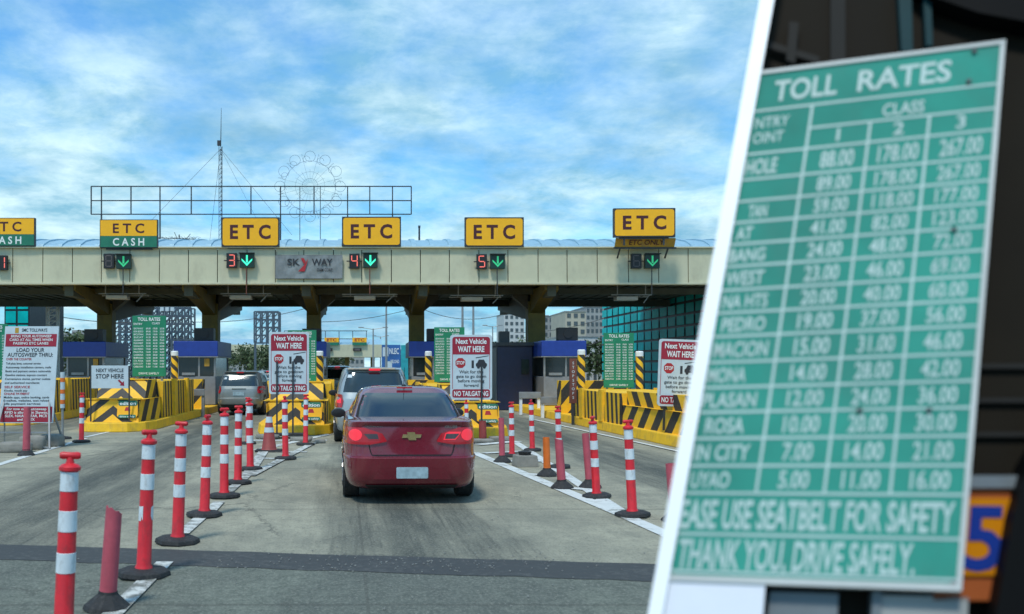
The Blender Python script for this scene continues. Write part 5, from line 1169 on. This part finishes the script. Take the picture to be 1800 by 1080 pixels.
# ------------------------------------------------------------------ near right: kiosk front, divider bar and the large toll rates board
# pose of the large board, solved from its rows and columns in the photograph: leaning back, and racked towards the divider bar
Mx = Matrix.Rotation(rad(-19.0684), 3, 'Z') @ Matrix.Rotation(rad(-20), 3, 'X') @ Matrix.Rotation(rad(-2.1893), 3, 'Y')
RK = -.1942
KO = Vector((1.32672, 1.9, .6807 + H)); KU = Mx @ Vector((1, 0, 0)); KZ = Mx @ Vector((0, 0, -1)); KN = Mx @ Vector((0, -1, 0))
KV = KZ + KU * RK                      # runs down the board
C1, C2, C3 = -.35377, -.23558, -.12577
def onplane(px, py, d):               # meets the board's plane moved d towards the viewer; returns in-plane coordinates
    r = Vector(((px - CX) / F, 1, -(py - HY) / F)); o = Vector((0, 0, H)); q = KO + KN * d
    p = o + r * ((q - o).dot(KN) / r.dot(KN)); e = p - q; v = e.dot(KZ); return e.dot(KU) - RK * v, v, p
def K(u, v, d=0): return KO + KU * u + KV * v + KN * d
BH = 1.1344
kk = thing('toll_kiosk', 'sloping kiosk front, its dark colour standing in for shade, behind the large green toll rates board', 'kiosk', (1.3, 2.2, 0))
KL = Vector(kk.location)
class KB(MB):
    def rect(s, u0, v0, u1, v1, d0, d1, mi=0):
        q = [K(u0, v1, d0), K(u1, v1, d0), K(u1, v0, d0), K(u0, v0, d0), K(u0, v1, d1), K(u1, v1, d1), K(u1, v0, d1), K(u0, v0, d1)]
        return s.hexa([p - s.o for p in q], mi)
    def poly(s, pts, d0, d1, mi=0):
        a = [K(u, v, d1) - s.o for u, v in pts]; b = [K(u, v, d0) - s.o for u, v in pts]; n = len(pts); s.face(a, mi); s.face(b[::-1], mi)
        for i in range(n): s.face([b[i], b[(i + 1) % n], a[(i + 1) % n], a[i]], mi)
        return s
    def __init__(s, o): super().__init__(); s.o = Vector(o)
dw = -.06
e0 = onplane(1356, -40, dw); e1 = onplane(1155, 1090, dw)
def edge(v): t = (v - e0[1]) / (e1[1] - e0[1]); return e0[0] + (e1[0] - e0[0]) * t
mb = KB(KL); vb = 2.52; mb.poly([(edge(-.75), -.75), (edge(vb), vb), (1.6, vb), (1.6, -.75)], dw - .03, dw); mb.build('front_panel', M['kiosk'], kk)
mb = KB(KL); mb.poly([(.0, -.75), (1.6, -.75), (1.6, -.22), (.9, -.155), (.30, -.125), (.0, -.215)], dw + .005, dw + .05); mb.build('soffit_shadow_board', M['kiosk_blk'], kk) if False else None
def pxrect(mb, x0, y0, x1, y1, d0, d1):
    pts = [onplane(x, y, d1)[:2] for x, y in ((x0, y1), (x1, y1), (x1, y0), (x0, y0))]; mb.poly(pts, d0, d1)
def pxpoly(mb, pp_, d0, d1): mb.poly([onplane(x, y, d1)[:2] for x, y in pp_], d0, d1)
mb = KB(KL); pxpoly(mb, ((1585, 90), (1605, 90), (1602, -30), (1578, -30)), dw, dw + .03); pxpoly(mb, ((1628, 80), (1640, 80), (1636, -30), (1622, -30)), dw, dw + .03); mb.build('pipe', M['kiosk_teal'], kk)
mb = KB(KL); pxpoly(mb, ((1382, 105), (1398, 112), (1404, 40), (1388, 38)), dw, dw + .025); pxpoly(mb, ((1350, 84), (1440, 112), (1440, 100), (1352, 72)), dw, dw + .02); mb.build('bracket', M['kiosk_grey'], kk)
mb = KB(KL); pxpoly(mb, ((1460, 122), (1486, 118), (1486, -40), (1460, -40)), dw, dw + .015); mb.build('rib', M['kiosk_grey'], kk)
mb = KB(KL); pxpoly(mb, ((1600, -40), (1860, -40), (1860, 48), (1720, 22), (1640, -6)), dw + .002, dw + .05); mb.build('top_trim', M['kiosk_blk'], kk)
mb = KB(KL); pxpoly(mb, ((1746, 1110), (1900, 1110), (1900, 650), (1812, 800), (1783, 900)), dw + .002, dw + .09); mb.build('corner_post', M['kiosk_blk'], kk)
mb = KB(KL); pxpoly(mb, ((1700, 858), (1792, 858), (1794, 836), (1700, 836)), dw, dw + .04); mb.build('ledge', M['grey_md'], kk)
mb = KB(KL)
for y in (640, 700, 760): pxpoly(mb, ((1690, y + 8), (1830, y + 8), (1830, y), (1690, y)), dw, dw + .012)
mb.build('louvre', M['kiosk_grey'], kk)
# lower cabinets seen under the board
mb = KB(KL); pxpoly(mb, ((1150, 1130), (1338, 1130), (1346, 1018), (1172, 1012)), dw, dw + .06); mb.build('cabinet', M['grey_lt'], kk)
mb = KB(KL); pxpoly(mb, ((1345, 1130), (1470, 1130), (1474, 1044), (1354, 1040)), dw, dw + .03); pxpoly(mb, ((1530, 1130), (1548, 1130), (1550, 1040), (1534, 1040)), dw, dw + .035); mb.build('hatch', M['grey_md'], kk)
mb = KB(KL); pxpoly(mb, ((1548, 1130), (1700, 1130), (1702, 1050), (1550, 1046)), dw, dw + .03); mb.build('counter', M['apt3'], kk)
mb = KB(KL)
for u in (.1, .7, 1.3): a_ = K(u, -.4, dw - .05); mb.bar(a_ - KL, Vector((a_.x + .35, a_.y + .55, 0)) - KL, .07)
mb.build('rear_strut', M['dark_steel'], kk)
# orange number sign
ns = thing('number_sign', 'orange sign with a blue 5 fixed to the kiosk behind the toll rates board', 'sign', tuple(onplane(1740, 940, dw)[2]))
NL = Vector(ns.location)
mb = KB(NL); pxpoly(mb, ((1640, 1056), (1758, 1056), (1800, 858), (1680, 858)), dw + .004, dw + .03); mb.build('border', M['plate_bd'], ns)
mb = KB(NL); pxpoly(mb, ((1640, 1012), (1766, 1012), (1790, 876), (1672, 876)), dw + .03, dw + .036); mb.build('panel', M['plate_or'], ns)
u5 = onplane(1725, 1000, dw + .038); v5 = onplane(1732, 890, dw + .038)
mb = MB(); mb.text('5', u5[2] - NL, KU, -KV, abs(u5[1] - v5[1]) * 1.02, width=.062, bold=.03); mb.build('numeral', M['blue_ink'], ns)
# the board
bd = thing('large_toll_rates_board', 'large green TOLL RATES board with white table, close by on the right', 'board', tuple(K(-.2, BH)), 0)
BO = Vector(bd.location); 
d0 = .010
def pe(px, py): q = onplane(px, py, d0); return Vector((q[0], q[1]))
def ext(a, b, v): t = (v - a.y) / (b.y - a.y); return (a.x + (b.x - a.x) * t, v)
l0, l1, r0, r1 = pe(1335, 0), pe(1138.5, 1080), pe(1361, 0), pe(1165, 1080)
def UE(v): return .5 * (ext(l0, l1, v)[0] + ext(r0, r1, v)[0]) + .004
mb = KB(BO); mb.poly([(UE(0), 0), (UE(BH), BH), (0, BH), (0, 0)], -.02, -.012); mb.build('backing', M['board_edge'], bd)
bz_ = .009
mb = KB(BO); mb.poly([(u, v) for u, v in ((UE(bz_), bz_), (UE(BH), BH - bz_ * 1.4), (-bz_ - .01, BH - bz_ * 1.4), (-bz_, BH - bz_ * 1.4 - .01), (-bz_, bz_))], -.012, 0); mb.build('panel', M['board_green'], bd)
mb = KB(BO); mb.rect(UE(0), 0, 0, bz_, -.012, .004); mb.rect(UE(BH), BH - bz_ * 1.4, 0, BH, -.012, .004); mb.rect(-bz_, bz_, 0, BH - bz_ * 1.4, -.012, .003); mb.build('border', M['board_edge'], bd)
def vrow(px, py): return onplane(px, py, 0)[1]
v_title = vrow(1500, 176.5); v_cls = vrow(1640, 196); v_head = .5 * (vrow(1749, 227) + vrow(1427, 262))
v_cls = .5 * (vrow(1560, 211) + vrow(1690, 197)); v_end = .5 * (vrow(1695, 870) + vrow(1330, 868)); v_s = .5 * (vrow(1690, 949) + vrow(1210, 938))
ln_ = .0052
mb = KB(BO)
def hl(v, u0=None, u1=-bz_): u0 = UE(v) if u0 is None else u0; mb.rect(u0, v - ln_ / 2, u1, v + ln_ / 2, -.001, .001)
hl(v_title); hl(v_cls, C1); hl(v_head)
rows_px = [(1717, 572)]
nr_ = 14; vr = []
# rows follow the spacing read off the right-hand column
yr = [227, 275, 316, 356, 397, 439, 484, 527, 572, 621, 669, 716, 766, 818, 870]; xr_ = [1749, 1746, 1742, 1739, 1735, 1731, 1727, 1723, 1719, 1715, 1711, 1707, 1702, 1698, 1694]
vraw = [vrow(x, y) for x, y in zip(xr_, yr)]; f_ = (v_end - v_head) / (vraw[-1] - vraw[0]); vr = [v_head + (q - vraw[0]) * f_ for q in vraw]
for v in vr[1:]: hl(v)
hl(v_s); hl(BH - .02)
mb.rect(C1 - ln_ / 2, v_title, C1 + ln_ / 2, v_end, -.001, .0014)
for c in (C2, C3): mb.rect(c - ln_ / 2, v_cls, c + ln_ / 2, v_end, -.001, .0014)
mb.build('table_lines', M['board_white'], bd)
mb = MB(); BV = -KV
def tx(s_, u, v, h, wd=None, al='C', bold=.012): mb.text(s_, K(u, v, .0012) - BO, KU, BV, h, al, wd, bold)
ux = lambda px, py: onplane(px, py, 0)[0]
vx = lambda px, py: onplane(px, py, 0)[1]
tx('TOLL', (ux(1358, 180) + ux(1470, 165)) / 2, v_title - .021, .052, ux(1470, 165) - ux(1358, 180), bold=.03)
tx('RATES', (ux(1506, 160) + ux(1671, 140)) / 2, v_title - .021, .052, ux(1671, 140) - ux(1506, 160), bold=.03)
tx('CLASS', ux(1588, 190), v_cls - .010, .029, .078, bold=.03)
for s_, c in (('1', (C1 + C2) / 2), ('2', (C2 + C3) / 2), ('3', (C3 - bz_) / 2)): tx(s_, c, v_head - .012, .03, bold=.03)
tx('NTRY', ux(1326, 228), v_title + .045, .027, ux(1386, 220) - ux(1326, 228), 'L'); tx('OINT', ux(1322, 255), v_title + .083, .027, ux(1376, 246) - ux(1322, 255), 'L')
LEFT = ['HOLE', '', 'TAN', 'AT', 'BANG', 'WEST', 'NA HTS', 'PEDRO', 'MACION', 'MONA', 'PLASAN', 'ROSA', 'IN CITY', 'UYAO']
LPX = [(1312, 290, 1366), None, (1318, 360, 1350), (1296, 402, 1324), (1284, 440, 1346), (1278, 480, 1344), (1272, 525, 1350), (1270, 565, 1346), (1256, 610, 1350), (1246, 655, 1312), (1236, 700, 1330), (1240, 750, 1308), (1222, 795, 1318), (1214, 848, 1282)]
for j, (r, nm) in enumerate(zip(RATES, LEFT)):
    v = vr[j + 1]; hh = vr[j + 1] - vr[j]; r = ('88.00',) + r[1:] if j == 0 else r
    for c0, c1_, s_ in ((C1, C2, r[0]), (C2, C3, r[1]), (C3, -bz_, r[2])): tx(s_, (c0 + c1_) / 2 + .004, v - hh * .20, hh * .62, (.064 if len(s_) == 5 else .075) if len(s_) > 4 else .053, bold=.03)
    if nm: x0_, y_, x1_ = LPX[j]; tx(nm, ux(x0_, y_), v - hh * .20, hh * .58, ux(x1_, y_) - ux(x0_, y_), 'L', .03)
tx('EASE USE SEATBELT FOR SAFETY', ux(1196, 908), vx(1440, 932), .055, ux(1678, 905) - ux(1196, 908), 'L', .035)
tx('THANK YOU, DRIVE SAFELY.', ux(1190, 985), vx(1400, 1004), .055, ux(1608, 990) - ux(1190, 985), 'L', .035)
mb.build('lettering', M['board_white'], bd)
mb = KB(BO)
for px, py in ((1712, 92), (1676, 405), (1702, 145), (1632, 722), (1510, 722)): u, v, _ = onplane(px, py, 0); mb.rect(u - .004, v - .004, u + .004, v + .004, -.001, .006)
mb.build('bolt', M['dark_steel'], bd)
for u in (-.36, -.06):
    for v in (.15, .98): mb = KB(BO); mb.rect(u - .015, v - .015, u + .015, v + .015, dw, -.02); mb.build('standoff', M['dark_steel'], bd)
# white bar standing in for the flat dividing stripe, along the left edge
pr_ = thing('divider_bar', 'white bar standing in for a flat dividing stripe at the left edge of the kiosk front', 'prop', tuple(K(*ext(l0, l1, 2.5), 0)))
PL = Vector(pr_.location)
mb = KB(PL); mb.poly([ext(l0, l1, -.7), ext(l0, l1, 2.54), ext(r0, r1, 2.54), ext(r0, r1, -.7)], d0 - .005, d0); mb.build('flat_bar', M['divider_white'], pr_)
fp = K(*ext(l0, l1, 2.52), -.03); mb = MB(); mb.box(Vector((fp.x, fp.y, .02)) - PL, (.16, .16, .04)); mb.build('foot_plate', M['steel'], pr_)
